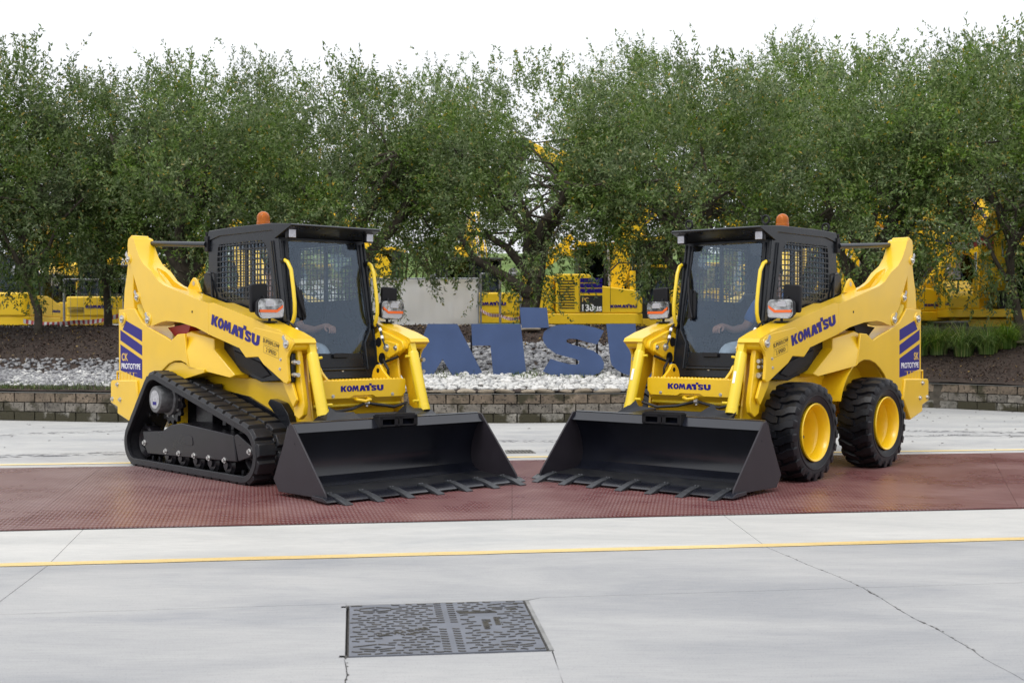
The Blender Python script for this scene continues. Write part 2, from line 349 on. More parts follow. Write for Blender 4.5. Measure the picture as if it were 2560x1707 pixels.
# pale strip between the steel plate and the yellow line; the line itself is painted on it
jn = lambda j: j
for xs, jl, jr in (((-14, None), None, j1), (None, j1, j2), (None, j2, None)):
    if jl is None: poly = [(-14, gl(pale_near-.06, -14)), (-2.52, gl(pale_near-.06, -2.52)), (-2.75, gl(P_NEAR-.01, -2.75)), (-14, gl(P_NEAR-.01, -14))]
    elif jr is not None: poly = [(-2.52, gl(pale_near-.06, -2.52)), (1.50, gl(pale_near-.06, 1.5)), (1.46, gl(P_NEAR-.01, 1.46)), (-2.75, gl(P_NEAR-.01, -2.75))]
    else: poly = [(1.50, gl(pale_near-.06, 1.5)), (14, gl(pale_near-.06, 14)), (14, gl(P_NEAR-.01, 14)), (1.46, gl(P_NEAR-.01, 1.46))]
    slab(CCW(poly), M['conc_pale'], 'concrete_slab', gap=.002)
A_ = pale_near-.06
slab(CCW([(-14, gl(A_, -14)), (-14, gl(Y_HJ, -14)), (-2.38, gl(Y_HJ, -2.38)), (-2.52, gl(A_, -2.52))]), M['conc'], 'concrete_slab', gap=.0022)
slab(CCW([(-2.52, gl(A_, -2.52)), (-2.38, gl(Y_HJ, -2.38)), (1.74, gl(Y_HJ, 1.74))] + [p for p in j2[::-1] if p[1] < gl(A_, p[0])-.01][1:] + [(1.50, gl(A_, 1.5))]), M['conc'], 'concrete_slab', gap=.0022)
slab(CCW([(14, gl(A_, 14)), (1.50, gl(A_, 1.5))] + [p for p in j2 if p[1] < gl(A_, p[0])-.01] + [(14, gl(Y_HJ, 14))]), M['conc'], 'concrete_slab', gap=.0025)
slab(CCW([(-14, gl(Y_HJ, -14)), (-14, -3), (-2.0, -3)] + j1b[::-1]), M['conc'], 'concrete_slab', gap=.0022)
vL = wob((-.655, 4.855), (-.55, 4.2), 8, .006, rg) + [(-.1, 0.5), (0, -3)]; vR = [(.155, 4.95), (.19, 4.4), (.25, .5), (.3, -3)]
# slabs around the manhole: left, above strip handled by left/right slabs meeting, right, below
slab(CCW(j1b + [(-2.0, -3), (0, -3)] + vL[::-1] + [(-.651, 4.860), (-.767, 5.772), (-.775, gl(Y_HJ, -.775))]), M['conc'], 'concrete_slab', gap=.0022)
slab(CCW([(-.775, gl(Y_HJ, -.775)), (-.775, 5.785), (.07, 5.90), (.14, gl(Y_HJ, .14))]), M['conc'], 'concrete_slab', gap=.001)
slab(CCW([(.14, gl(Y_HJ, .14)), (.075, 5.89), (.165, 4.965)] + vR + [(2.3, -3)] + j2b[::-1]), M['conc'], 'concrete_slab', gap=.0025)
slab(CCW([(-.66, 4.857), (.165, 4.958)] + vR[1:] + vL[::-1][:-1]), M['conc'], 'concrete_slab', gap=.0022)
slab(CCW(j2b + [(2.3, -3), (14, -3), (14, gl(Y_HJ, 14))]), M['conc'], 'concrete_slab', gap=.0020)
# crack along the joint: ragged dark flakes
cr = MB()
for seg, n in ((j2[2:], 18), (j2b[:12], 46), (vL[:7], 14)):
    L = len(seg)-1
    for k in range(n):
        t = rg.random()*L; i = min(int(t), L-1); a, b = Vector(seg[i]), Vector(seg[i+1]); p = a+(b-a)*(t-i); d = (b-a).normalized(); w = Vector((-d.y, d.x))
        l_, ww = rg.uniform(.006, .022), rg.uniform(.0015, .0055); p = p + w*rg.uniform(-.006, .006)
        cr.add([(p.x-d.x*l_, p.y-d.y*l_, .0015), (p.x+w.x*ww, p.y+w.y*ww, .0015), (p.x+d.x*l_, p.y+d.y*l_, .0015), (p.x-w.x*ww*.6, p.y-w.y*ww*.6, .0015)], [(0, 1, 2, 3)])
o = cr.build('crumbled_joint', M['joint'], ground, smooth=False); o['kind'] = 'stuff'
# far yard slabs
xs = [-16, -9.5, -4.2, 0.6, 3.6, 7.5, 16]
for i in range(len(xs)-1):
    a, b = xs[i], xs[i+1]; k = .13
    slab(CCW([(a, gl(P_FAR+.01, a)), (b, gl(P_FAR+.01, b)), (b+k*8, gl(P_FAR+5.2, b)), (a+k*8, gl(P_FAR+5.2, a))]), M['conc_far'], 'concrete_slab', gap=.003)
    slab(CCW([(a+k*8, gl(P_FAR+5.2, a)), (b+k*8, gl(P_FAR+5.2, b)), (b+k*8, 24), (a+k*8, 24)]), M['conc_far'], 'concrete_slab', gap=.003)
slab([(-90, -40), (90, -40), (90, -3.02), (-90, -3.02)], M['conc'], 'concrete_slab')
slab([(-90, -3), (-14.02, -3), (-14.02, 30), (-90, 30)], M['conc_far'], 'concrete_slab')
slab([(17.2, -3), (90, -3), (90, 12), (17.2, 12)], M['conc_far'], 'concrete_slab')

# painted lines
M['line'] = concrete('yellow_line_paint', (.60, .43, .17), (.74, .57, .27), (.74, .72, .66), 1.0, 0.8)
M['line_pale'] = concrete('worn_yellow_line', (.80, .60, .20), (.82, .68, .38), (.9, .85, .75), 0.9, 0.3)
def line(v, w, m, x0=-14, x1=14, z=.004):
    mb = MB(); n = 160; f = []; vv = []; r_ = random.Random(int(v*10))
    for i in range(n+1):
        x = x0+(x1-x0)*i/n; vv += [(x, gl(v, x)+r_.uniform(-.004, .004)-w/2, z), (x, gl(v, x)+r_.uniform(-.004, .004)+w/2, z)]
    mb.add(vv, [(2*i, 2*i+2, 2*i+3, 2*i+1) for i in range(n)]); return structure(mb.build('yellow_line', m, smooth=False))
line(7.165, .100, M['line']); line(12.50, .10, M['line_pale'])

# red chequer plate deck
def plate_mat():
    m = bpy.data.materials.new('red_chequer_plate'); m.use_nodes = True; nt = m.node_tree; b = nt.nodes['Principled BSDF']; L = nt.links
    N = lambda t: nt.nodes.new(t)
    def mth(op, a, b_=None):
        n = N('ShaderNodeMath'); n.operation = op
        for i, x in enumerate((a, b_)):
            if x is None: continue
            if isinstance(x, (int, float)): n.inputs[i].default_value = x
            else: L.new(x, n.inputs[i])
        return n.outputs[0]
    g = N('ShaderNodeNewGeometry'); mp = N('ShaderNodeMapping'); mp.inputs['Rotation'].default_value = (0, 0, -GA + R(4)); mp.inputs['Scale'].default_value = (1/.028, 1/.08, 1)
    L.new(g.outputs['Position'], mp.inputs[0]); sp = N('ShaderNodeSeparateXYZ'); L.new(mp.outputs[0], sp.inputs[0])
    X, Y = sp.outputs[0], sp.outputs[1]
    cy = mth('FLOOR', Y); par = mth('MODULO', mth('ABSOLUTE', cy), 2.0); X2 = mth('ADD', X, mth('MULTIPLY', par, .5)); cx = mth('FLOOR', X2)
    fx = mth('SUBTRACT', mth('SUBTRACT', X2, cx), .5); fy = mth('SUBTRACT', mth('SUBTRACT', Y, cy), .5)
    e = mth('ADD', mth('POWER', mth('DIVIDE', fx, .36), 2.0), mth('POWER', mth('DIVIDE', fy, .40), 2.0))
    hgt = N('ShaderNodeMapRange'); hgt.inputs[1].default_value = 1.15; hgt.inputs[2].default_value = 0.45; L.new(e, hgt.inputs[0])
    n1 = N('ShaderNodeTexNoise'); n1.inputs['Scale'].default_value = 1.1; n1.inputs['Detail'].default_value = 8; n1.inputs['Roughness'].default_value = .65; L.new(g.outputs['Position'], n1.inputs['Vector'])
    n4 = N('ShaderNodeTexNoise'); n4.inputs['Scale'].default_value = 22; n4.inputs['Detail'].default_value = 5; L.new(g.outputs['Position'], n4.inputs['Vector'])
    r1 = N('ShaderNodeValToRGB'); r1.color_ramp.elements[0].position = .35; r1.color_ramp.elements[0].color = (.118, .022, .025, 1); r1.color_ramp.elements[1].position = .66; r1.color_ramp.elements[1].color = (.175, .075, .068, 1)
    L.new(n1.outputs[0], r1.inputs[0])
    # worn crests show bare steel; more wear towards the left, where cars drive across
    spw = N('ShaderNodeSeparateXYZ'); L.new(g.outputs['Position'], spw.inputs[0])
    wl = N('ShaderNodeMapRange'); wl.inputs[1].default_value = -2.2; wl.inputs[2].default_value = -3.4; wl.inputs[3].default_value = .42; wl.inputs[4].default_value = .80; L.new(spw.outputs[0], wl.inputs[0])
    wear = mth('MULTIPLY', mth('MULTIPLY', hgt.outputs[0], wl.outputs[0]), mth('ADD', mth('MULTIPLY', n4.outputs[0], .9), .35))
    mx = N('ShaderNodeMix'); mx.data_type = 'RGBA'; mx.clamp_factor = True; L.new(wear, mx.inputs[0]); L.new(r1.outputs[0], mx.inputs[6]); mx.inputs[7].default_value = (.40, .31, .31, 1)
    dl = N('ShaderNodeMapRange'); dl.inputs[1].default_value = -2.6; dl.inputs[2].default_value = -3.6; dl.inputs[3].default_value = 0.0; dl.inputs[4].default_value = .30; L.new(spw.outputs[0], dl.inputs[0])
    mx3 = N('ShaderNodeMix'); mx3.data_type = 'RGBA'; L.new(mth('MULTIPLY', dl.outputs[0], mth('ADD', n1.outputs[0], .3)), mx3.inputs[0]); L.new(mx.outputs[2], mx3.inputs[6]); mx3.inputs[7].default_value = (.30, .27, .26, 1)
    L.new(mx3.outputs[2], b.inputs['Base Color'])
    rr = N('ShaderNodeMapRange'); rr.inputs[1].default_value = .3; rr.inputs[2].default_value = .7; rr.inputs[3].default_value = .20; rr.inputs[4].default_value = .42; L.new(n1.outputs[0], rr.inputs[0]); L.new(rr.outputs[0], b.inputs['Roughness'])
    bp = N('ShaderNodeBump'); bp.inputs['Strength'].default_value = .55; bp.inputs['Distance'].default_value = .003; L.new(hgt.outputs[0], bp.inputs['Height']); L.new(bp.outputs[0], b.inputs['Normal'])
    return m
M['deck'] = plate_mat()
deck = structure(MB().add([(-14, gl(P_NEAR, -14), .001), (16, gl(P_NEAR, 16), .001), (16, gl(P_FAR, 16)+.12, .001), (-14, gl(P_FAR, -14)-.0, .001)], [(0, 1, 2, 3)]).build('steel_deck', M['joint'], smooth=False))
dx = [-14, -8.6, -3.18, 0.0, 3.62, 8.9, 16]; sk = lambda x: x + .18*0
for i in range(len(dx)-1):
    a, b = dx[i]+.0015, dx[i+1]-.0015; s0 = -.68 if i in (1, 2) else 0
    def far(x): return (x-.62 if abs(x+3.18) < .01 else (x+1.3 if abs(x-3.62) < .01 else x))
    pts = [(a, gl(P_NEAR, a)+.008), (b, gl(P_NEAR, b)+.008), (far(b), gl(P_FAR, far(b))-.008), (far(a), gl(P_FAR, far(a))-.008)]
    mb = MB(); mb.prism(CCW(pts), .002, .010, 'z'); mb.build('chequer_plate', M['deck'], deck, smooth=False)

# manhole cover in the foreground
M['cover'] = mat('cast_cover_blue_grey', (.135, .145, .172), .46, metal=.15, var=.14, scale=9, bump=.15, bscale=160)
M['cover_rib'] = mat('rib_rust_brown', (.040, .038, .036), .8, var=.5, scale=14, color2=(.10, .092, .075))
mhu = (Vector(MH[1])-Vector(MH[0])); 
def mhp(u, v, z=0):
    a = Vector(MH[0]).lerp(Vector(MH[1]), u); b = Vector(MH[3]).lerp(Vector(MH[2]), u); p = a.lerp(b, v); return (p.x, p.y, z)
mh = thing('manhole_cover', 'square blue-grey cast iron manhole cover set in the foreground concrete', 'manhole cover')
MB().add([mhp(0, 0, -.012), mhp(1, 0, -.012), mhp(1, 1, -.012), mhp(0, 1, -.012)], [(0, 1, 2, 3)]).build('frame', M['joint'], mh, smooth=False)
fr = MB(); e = .012
fr.prism([mhp(-.008, -.008)[:2], mhp(1.008, -.008)[:2], mhp(1.008, .002)[:2], mhp(-.008, .002)[:2]], -.02, .001, 'z')
fr.prism([mhp(1.0, 0)[:2], mhp(1.022, 0)[:2], mhp(1.022, 1)[:2], mhp(1.0, 1)[:2]], -.02, .001, 'z')
fr.build('rim_frame', mat('frame_iron', (.20, .20, .195), .8, var=.3), mh, smooth=False)
MB().prism([mhp(.008, .006)[:2], mhp(.985, .006)[:2], mhp(.985, .994)[:2], mhp(.008, .994)[:2]], -.011, .002, 'z').build('cover_plate', M['cover'], mh, smooth=False)
for v in (.02, .985):
    MB().box(Vector(mhp(-.02, v, -.004)), (.03, .03, .008)).build('hinge_lug', M['joint'], mh)
ribs = MB(); rr_ = random.Random(11)
def rib(u, v, ang, L, w=.0036, bend=0.0):
    p = Vector(mhp(u, v, 0)); d = Vector((math.cos(ang), math.sin(ang), 0)); n = Vector((-d.y, d.x, 0))
    a, b = p-d*L/2, p+d*L/2; m_ = p + n*bend
    for q0, q1 in ((a, m_), (m_, b)):
        dd = (q1-q0); ll = dd.length; rot = Matrix.Rotation(math.atan2(dd.y, dd.x), 3, 'Z'); ribs.box((q0+q1)/2 + Vector((0, 0, .0035)), (ll+.002, w, .005), rot)
for j in range(22):
    for i in range(13):
        v = .03+.945*j/21; u = .045+.91*(i+(.5 if j % 2 else 0))/12.5
        if .468 < u < .598:
            if v < .46 or v > .53:
                if i % 2 == j % 2: rib(.495, v, GA+(.10 if v < .5 else -.32), .030); rib(.565, v, GA-(.08 if v < .5 else .32), .030, bend=-.003 if v > .5 else 0)
            continue
        if any((u-a)**2+(v-b)**2 < .010 for a, b in ((.15, .12), (.86, .12), (.15, .86), (.86, .86))): continue
        if .70 < u < .84 and .22 < v < .64: continue
        if abs((v-.62)+(u-.30)*.9) < .04 and .14 < u < .44: continue
        k = (i*5+j*3) % 7; q = rr_.uniform(-.12, .12)
        rib(u+rr_.uniform(-.006, .006), v, GA+(.05, -.30, .32, .0, -.15, .2, -.45)[k]+q, (.050, .036, .034, .055, .040, .030, .030)[k], bend=(.004, -.005, .005, .003, -.006, 0, .004)[k])
for a, b in ((.15, .12), (.86, .12), (.15, .86), (.86, .86)):
    for s1, s2 in ((-1, -1), (1, -1), (-1, 1), (1, 1)):
        rib(a+s1*.045, b+s2*.035, GA + s1*s2*.32, .07); 
    rib(a-.04, b+.07, GA-.3, .045); rib(a+.04, b+.07, GA+.3, .045)
for k in range(3): rib(.70+.005*k, .235+.012*k, GA, .17, .003)
ribs.build('raised_ribs', M['cover_rib'], mh, smooth=False)['kind'] = 'stuff'
for a, b in ((.15, .12), (.86, .12), (.15, .86), (.86, .86)):
    p = mhp(a, b, .0025); mb = MB(); mb.lathe([(0, .010), (.001, .010)], p, 'z', 8, True); mb.box((p[0], p[1], p[2]), (.028, .006, .002)); mb.build('key_hole', M['plastic'], mh)
for txt, u, v, ang, sz in (('EN 124 D400', .285, .60, 36, .044), ('Telecom', .335, .63, 36, .030), ('Bernini', .80, .44, -84, .050), ('Modino', .735, .50, -84, .056)):
    me = text_mesh(txt, sz, .004); xf = Matrix.Translation(mhp(u, v, .004)) @ Matrix.Rotation(R(ang), 4, 'Z'); put_xf('cast_lettering', me, xf, M['cover_rib'], mh, smooth=False)
# small grate on the far side
fm = thing('drain_cover', 'small dark drain grate in pale concrete beyond the two buckets', 'drain cover')
MB().prism([(-.06, 12.86), (.25, 12.92), (.20, 13.26), (-.08, 13.22)], -.02, .0045, 'z').build('frame', mat('grate_iron', (.16, .155, .14), .7, var=.4, scale=30), fm, smooth=False)
mb = MB()
for k in range(7): mb.box((-.03+.038*k, 13.06, .007), (.016, .26, .004), Matrix.Rotation(GA, 3, 'Z'))
mb.build('bars', M['joint'], fm, smooth=False)

# tyre marks on the far concrete
def marks(path, width, n, seed, name='tyre_marks'):
    r_ = random.Random(seed); mb = MB(); P = [Vector(p) for p in path]
    L = len(P)-1
    for k in range(n):
        t = L*k/n; i = min(int(t), L-1); p = P[i].lerp(P[i+1], t-i); d = (P[i+1]-P[i]).normalized(); w = Vector((-d.y, d.x))
        for s in (-1, 1):
            if r_.random() < .25: continue
            c = p + w*s*width*.25; a = (w*s*.85+d*.5).normalized(); l_ = width*r_.uniform(.12, .24); th = d*r_.uniform(.012, .024)
            q = [c-a*l_-th, c-a*l_+th, c+a*l_+th*.6, c+a*l_-th*.6]; mb.add([(x.x, x.y, .003) for x in q], [(0, 1, 2, 3)])
    m = mat('rubber_mark', (.13, .13, .14), .8, var=.3, scale=20)
    o = structure(mb.build(name, m, smooth=False))
    nt = m.node_tree; b = nt.nodes['Principled BSDF']; n_ = nt.nodes.new('ShaderNodeTexNoise'); n_.inputs['Scale'].default_value = 5; g_ = nt.nodes.new('ShaderNodeNewGeometry'); nt.links.new(g_.outputs['Position'], n_.inputs[0])
    mr = nt.nodes.new('ShaderNodeMapRange'); mr.inputs[1].default_value = .30; mr.inputs[2].default_value = .62; mr.inputs[4].default_value = .85; nt.links.new(n_.outputs[0], mr.inputs[0]); nt.links.new(mr.outputs[0], b.inputs['Alpha'])
    return o
marks([(-9, 14.6), (-6.6, 15.0), (-5.2, 15.7), (-4.0, 16.4), (-2.5, 16.8)], .36, 110, 1)
marks([(-9, 12.4), (-6.3, 12.35), (-5.2, 12.6), (-4.2, 12.9), (-3.3, 13.0)], .40, 100, 2)
marks([(-1.5, 14.6), (0, 14.3), (1.5, 14.3), (2.5, 14.6)], .35, 60, 3)
marks([(3.5, 15.6), (5.2, 15.7), (6.6, 15.4), (7.8, 14.7), (9, 14.0)], .34, 130, 4)
marks([(4.2, 14.9), (5.6, 15.1), (6.9, 14.7), (8.4, 13.8)], .30, 110, 5)

lr = random.Random(12); lt = MB()
for k in range(170):
    x = lr.choice((lr.uniform(3.4, 9), lr.uniform(5.5, 8.5), lr.uniform(-8, 9))); y = lr.uniform(gl(P_FAR+.4, x), wall_y(x)-.2); a = lr.uniform(0, 3.1); l_ = lr.uniform(.012, .035)
    lt.add([(x-l_*math.cos(a), y-l_*math.sin(a), .005), (x+l_*.3*math.sin(a), y-l_*.3*math.cos(a), .012), (x+l_*math.cos(a), y+l_*math.sin(a), .006), (x-l_*.3*math.sin(a), y+l_*.3*math.cos(a), .010)], [(0, 1, 2, 3)])
lt.build('leaf_litter', mat('dry_leaf', (.05, .04, .03), .9, var=.5), smooth=False)['kind'] = 'stuff'

# ------------------------------------------------------------------ raised bed, terrain
WP = np.array([[x, wall_y(x)] for x in np.arange(-40, 40.01, .1)])
def wdist(x, y):
    return float(np.sqrt(((WP-np.array([x, y]))**2).sum(1)).min())
def hprof(d, x):
    return float(np.interp(d, [0, .25, .85, 1.9, 3.2, 4.2, 5.6, 30, 36, 40], [.405, .45, .60, 1.0, 1.33, 1.32, .62, .62, 4.6, 5.0]))
def terr_z(x, y):
    return hprof(wdist(x, y), x)
def zone(name, t0, t1, n, m, x0, x1, nx, dz=0.0, jit=0.0):
    r_ = random.Random(7); vv = []; ff = []
    for i in range(nx+1):
        x = x0+(x1-x0)*i/nx; y0 = wall_y(x)
        for j in range(n+1):
            y = y0+.1+t0+(t1-t0)*j/n; vv.append((x, y, terr_z(x, y)+dz+r_.uniform(-jit, jit)))
    for i in range(nx):
        for j in range(n): a = i*(n+1)+j; ff.append((a, a+n+1, a+n+2, a+1))
    me = bpy.data.meshes.new(name); me.from_pydata(vv, [], ff); finish(me, True, 80); o = put(name, me, m); return structure(o)
M['mulch'] = mat('bark_mulch', (.020, .013, .010), .95, bump=1.0, bscale=30, color2=(.060, .040, .030), scale=22)
M['yard'] = mat('pale_yard_bounce', (.42, .42, .40), .9, var=.2, scale=3)  # yard tone raised to bounce light onto the machines and sheeting
M['lawn'] = mat('meadow_grass', (.06, .11, .02), .9, var=.3, scale=1.2, bump=.6, bscale=8, color2=(.15, .21, .06))
zone('planting_bed', 0.0, 6.0, 44, M['mulch'], -22, 20, 150, 0, .012)
zone('equipment_yard', 6.0, 33.0, 14, M['yard'], -34, 34, 40)
zone('grass_bank', 33.0, 70.0, 14, M['lawn'], -38, 38, 40)
gf = MB().add([(-300, 84, 5.0), (300, 84, 5.0), (300, 400, 5.2), (-300, 400, 5.2)], [(0, 1, 2, 3)]); structure(gf.build('far_field', M['lawn']))

# wall of tuff blocks
def brick_mat(name, c1, c2, pit, moss=0.0):
    m = bpy.data.materials.new(name); m.use_nodes = True; nt = m.node_tree; b = nt.nodes['Principled BSDF']; L = nt.links
    tc = nt.nodes.new('ShaderNodeNewGeometry'); oi = nt.nodes.new('ShaderNodeObjectInfo')
    n1 = nt.nodes.new('ShaderNodeTexNoise'); n1.inputs['Scale'].default_value = 9; n1.inputs['Detail'].default_value = 9; n1.inputs['Roughness'].default_value = .7; L.new(tc.outputs['Position'], n1.inputs['Vector'])
    r = nt.nodes.new('ShaderNodeValToRGB'); r.color_ramp.elements[0].position = .35; r.color_ramp.elements[1].position = .65; r.color_ramp.elements[0].color = (*c1, 1); r.color_ramp.elements[1].color = (*c2, 1); L.new(n1.outputs[0], r.inputs[0])
    v = nt.nodes.new('ShaderNodeTexNoise'); v.inputs['Scale'].default_value = 38; v.inputs['Detail'].default_value = 2; L.new(tc.outputs['Position'], v.inputs['Vector'])
    r2 = nt.nodes.new('ShaderNodeValToRGB'); r2.color_ramp.elements[0].position = .33; r2.color_ramp.elements[1].position = .40; r2.color_ramp.elements[0].color = (pit, pit, pit, 1); r2.color_ramp.elements[1].color = (1, 1, 1, 1); L.new(v.outputs[0], r2.inputs[0])
    mx = nt.nodes.new('ShaderNodeMix'); mx.data_type = 'RGBA'; mx.blend_type = 'MULTIPLY'; mx.inputs[0].default_value = 1; L.new(r.outputs[0], mx.inputs[6]); L.new(r2.outputs[0], mx.inputs[7])
    ob = nt.nodes.new('ShaderNodeMapRange'); ob.inputs[3].default_value = .72; ob.inputs[4].default_value = 1.22; L.new(oi.outputs['Random'], ob.inputs[0])
    mm = nt.nodes.new('ShaderNodeVectorMath'); mm.operation = 'SCALE'; L.new(mx.outputs[2], mm.inputs[0]); L.new(ob.outputs[0], mm.inputs['Scale'])
    outc = mm.outputs[0]
    if moss > 0:
        n3 = nt.nodes.new('ShaderNodeTexNoise'); n3.inputs['Scale'].default_value = 3.5; n3.inputs['Detail'].default_value = 8; L.new(tc.outputs['Position'], n3.inputs['Vector'])
        r3 = nt.nodes.new('ShaderNodeValToRGB'); r3.color_ramp.elements[0].position = .22+moss*.30; r3.color_ramp.elements[1].position = .30+moss*.30; L.new(n3.outputs[0], r3.inputs[0])
        m3 = nt.nodes.new('ShaderNodeMix'); m3.data_type = 'RGBA'; L.new(r3.outputs[0], m3.inputs[0]); m3.inputs[6].default_value = (.038, .034, .018, 1); L.new(outc, m3.inputs[7]); outc = m3.outputs[2]
    L.new(outc, b.inputs['Base Color']); b.inputs['Roughness'].default_value = .92
    bp = nt.nodes.new('ShaderNodeBump'); bp.inputs['Strength'].default_value = .8; bp.inputs['Distance'].default_value = .012; L.new(r2.outputs[0], bp.inputs['Height']); L.new(bp.outputs[0], b.inputs['Normal'])
    return m
BM = [brick_mat('tuff_lower_mossy', (.10, .095, .08), (.29, .275, .24), .28, 1.0), brick_mat('tuff_middle', (.10, .09, .078), (.215, .195, .165), .22, .60), brick_mat('tuff_top_brown', (.095, .074, .054), (.20, .155, .112), .24, .50)]
wall = thing('garden_wall', 'low curved wall of pitted brown tuff blocks retaining the planting bed', 'wall', (0, 17.1, 0))
wp = [(x, wall_y(x)) for x in np.arange(-22, 18, .12)]
wp = [Vector((x, y-17.1)) for x, y in wp]
cum = [0]
for i in range(1, len(wp)): cum.append(cum[-1]+(wp[i]-wp[i-1]).length)
def along(s):
    i = min(max(int(np.searchsorted(cum, s))-1, 0), len(wp)-2); t = (s-cum[i])/(cum[i+1]-cum[i]); d = (wp[i+1]-wp[i]).normalized(); return wp[i].lerp(wp[i+1], t), d
core = MB(); ring = []
for i in range(0, len(wp), 3):
    p = wp[i]; d = (wp[min(i+1, len(wp)-1)]-wp[max(i-1, 0)]).normalized(); n = Vector((-d.y, d.x))
    a = p+n*.022; b_ = p+n*.26
    ring.append([(a.x, a.y, -.02), (a.x, a.y, .385), (b_.x, b_.y, .385), (b_.x, b_.y, -.02)])
core.loft(ring); core.build('mortar_core', mat('wall_mortar', (.06, .052, .04), .95, var=.4, scale=12), wall, smooth=False)
bmesh_var = []
rb = random.Random(3)
for c in range(3):
    vs_ = []
    for k in range(5):
        mb = MB(); L_, H_, D_ = .312, .122, .12
        xs_ = [-L_/2, -L_/6, L_/6, L_/2]; zs = [-H_/2, 0, H_/2]
        f = [[(x+rb.uniform(-.004, .004), -D_/2 + rb.uniform(-.007, .004), z+rb.uniform(-.004, .004)) for x in xs_] for z in zs]
        bk = [[(x, D_/2, z) for x in xs_] for z in zs]
        vv = [p for row in f for p in row] + [p for row in bk for p in row]; ff = []
        for a in range(2):
            for q in range(3): i0 = a*4+q; ff.append((i0, i0+1, i0+5, i0+4))
        for q in range(3): ff.append((q, q+12, q+13, q+1)); ff.append((8+q, 9+q, 21+q, 20+q))
        for a in range(2): ff.append((a*4, a*4+4, a*4+16, a*4+12)); ff.append((a*4+3, a*4+15, a*4+19, a*4+7))
        mb.add(vv, ff); me = mb.mesh('brick', True, 30); me.materials.append(BM[c]); vs_.append(me)
    bmesh_var.append(vs_)
smax = cum[-1]; nb = 0
for c, z in enumerate((.064, .197, .330)):
    s = 6.5 + .16*(c % 2)
    while s < smax-3.2:
        p, d = along(s); n = Vector((-d.y, d.x))
        wx = p.x
        if -11.5 < wx < 9.6 and not (3.3 < wx < 5.8):
            me = bmesh_var[c][rb.randrange(5)]; o = bpy.data.objects.new('brick', me); col.objects.link(o); o.parent = wall
            o.location = (p.x+n.x*(.05+rb.uniform(-.004, .006)), p.y+n.y*(.05+rb.uniform(-.004, .006)), z); o.rotation_euler = (rb.uniform(-.01, .01), rb.uniform(-.008, .008), math.atan2(d.y, d.x)); o.scale = (rb.uniform(.97, 1.0), 1, rb.uniform(.96, 1.0)); nb += 1
        s += .325
cp = MB(); ring = []
for i in range(0, len(wp), 3):
    p = wp[i]; d = (wp[min(i+1, len(wp)-1)]-wp[max(i-1, 0)]).normalized(); n = Vector((-d.y, d.x)); a = p-n*.012; b_ = p+n*.24
    ring.append([(a.x, a.y, .394), (a.x, a.y, .402), (b_.x, b_.y, .402), (b_.x, b_.y, .394)])
cp.loft(ring); cp.build('edge_strip', mat('edge_strip_grey', (.09, .09, .085), .7), wall, smooth=False)
print('bricks', nb)

# cobbles: rounded stones
def stone_base(seed):
    r_ = np.random.RandomState(seed); bm = bmesh.new(); bmesh.ops.create_icosphere(bm, subdivisions=1 if seed < 100 else 2, radius=1.0)
    v = np.array([x.co[:] for x in bm.verts]); f = np.array([[q.index for q in x.verts] for x in bm.faces]); bm.free()
    k = r_.normal(size=(5, 3)); 
    for q in k: q /= np.linalg.norm(q); v = v - np.outer(np.clip(v@q - .72, 0, None), q)*.8
    v *= (1, r_.uniform(.62, .85), r_.uniform(.45, .65)); v += r_.normal(size=v.shape)*.02
    return v, f
SB = [stone_base(s) for s in range(6)]; SB2 = [stone_base(s) for s in range(100, 108)]
def pebble_mat(name, a, b_, c):
    m = bpy.data.materials.new(name); m.use_nodes = True; nt = m.node_tree; b = nt.nodes['Principled BSDF']; L = nt.links
    g = nt.nodes.new('ShaderNodeNewGeometry'); oi = nt.nodes.new('ShaderNodeObjectInfo'); ad = nt.nodes.new('ShaderNodeMath'); ad.operation = 'ADD'; L.new(g.outputs['Random Per Island'], ad.inputs[0]); L.new(oi.outputs['Random'], ad.inputs[1]); fr_ = nt.nodes.new('ShaderNodeMath'); fr_.operation = 'FRACT'; L.new(ad.outputs[0], fr_.inputs[0])
    r = nt.nodes.new('ShaderNodeValToRGB'); r.color_ramp.elements[0].color = (*a, 1); r.color_ramp.elements[1].color = (*b_, 1); e_ = r.color_ramp.elements.new(.25); e_.color = (*c, 1); L.new(fr_.outputs[0], r.inputs[0])
    n = nt.nodes.new('ShaderNodeTexNoise'); n.inputs['Scale'].default_value = 25; n.inputs['Detail'].default_value = 5; L.new(g.outputs['Position'], n.inputs[0])
    mr = nt.nodes.new('ShaderNodeMapRange'); mr.inputs[1].default_value = .3; mr.inputs[2].default_value = .6; mr.inputs[3].default_value = .78; mr.inputs[4].default_value = 1.0; L.new(n.outputs[0], mr.inputs[0])
    s = nt.nodes.new('ShaderNodeVectorMath'); s.operation = 'SCALE'; L.new(r.outputs[0], s.inputs[0]); L.new(mr.outputs[0], s.inputs['Scale']); L.new(s.outputs[0], b.inputs['Base Color']); b.inputs['Roughness'].default_value = .75
    return m
M['peb_w'] = pebble_mat('white_pebble', (.25, .25, .25), (.70, .69, .66), (.50, .50, .48))
M['peb_g'] = pebble_mat('grey_pebble', (.08, .08, .085), (.38, .38, .38), (.20, .20, .21))
M['rim_stone'] = pebble_mat('rim_stone', (.16, .13, .09), (.34, .29, .22), (.22, .18, .13))
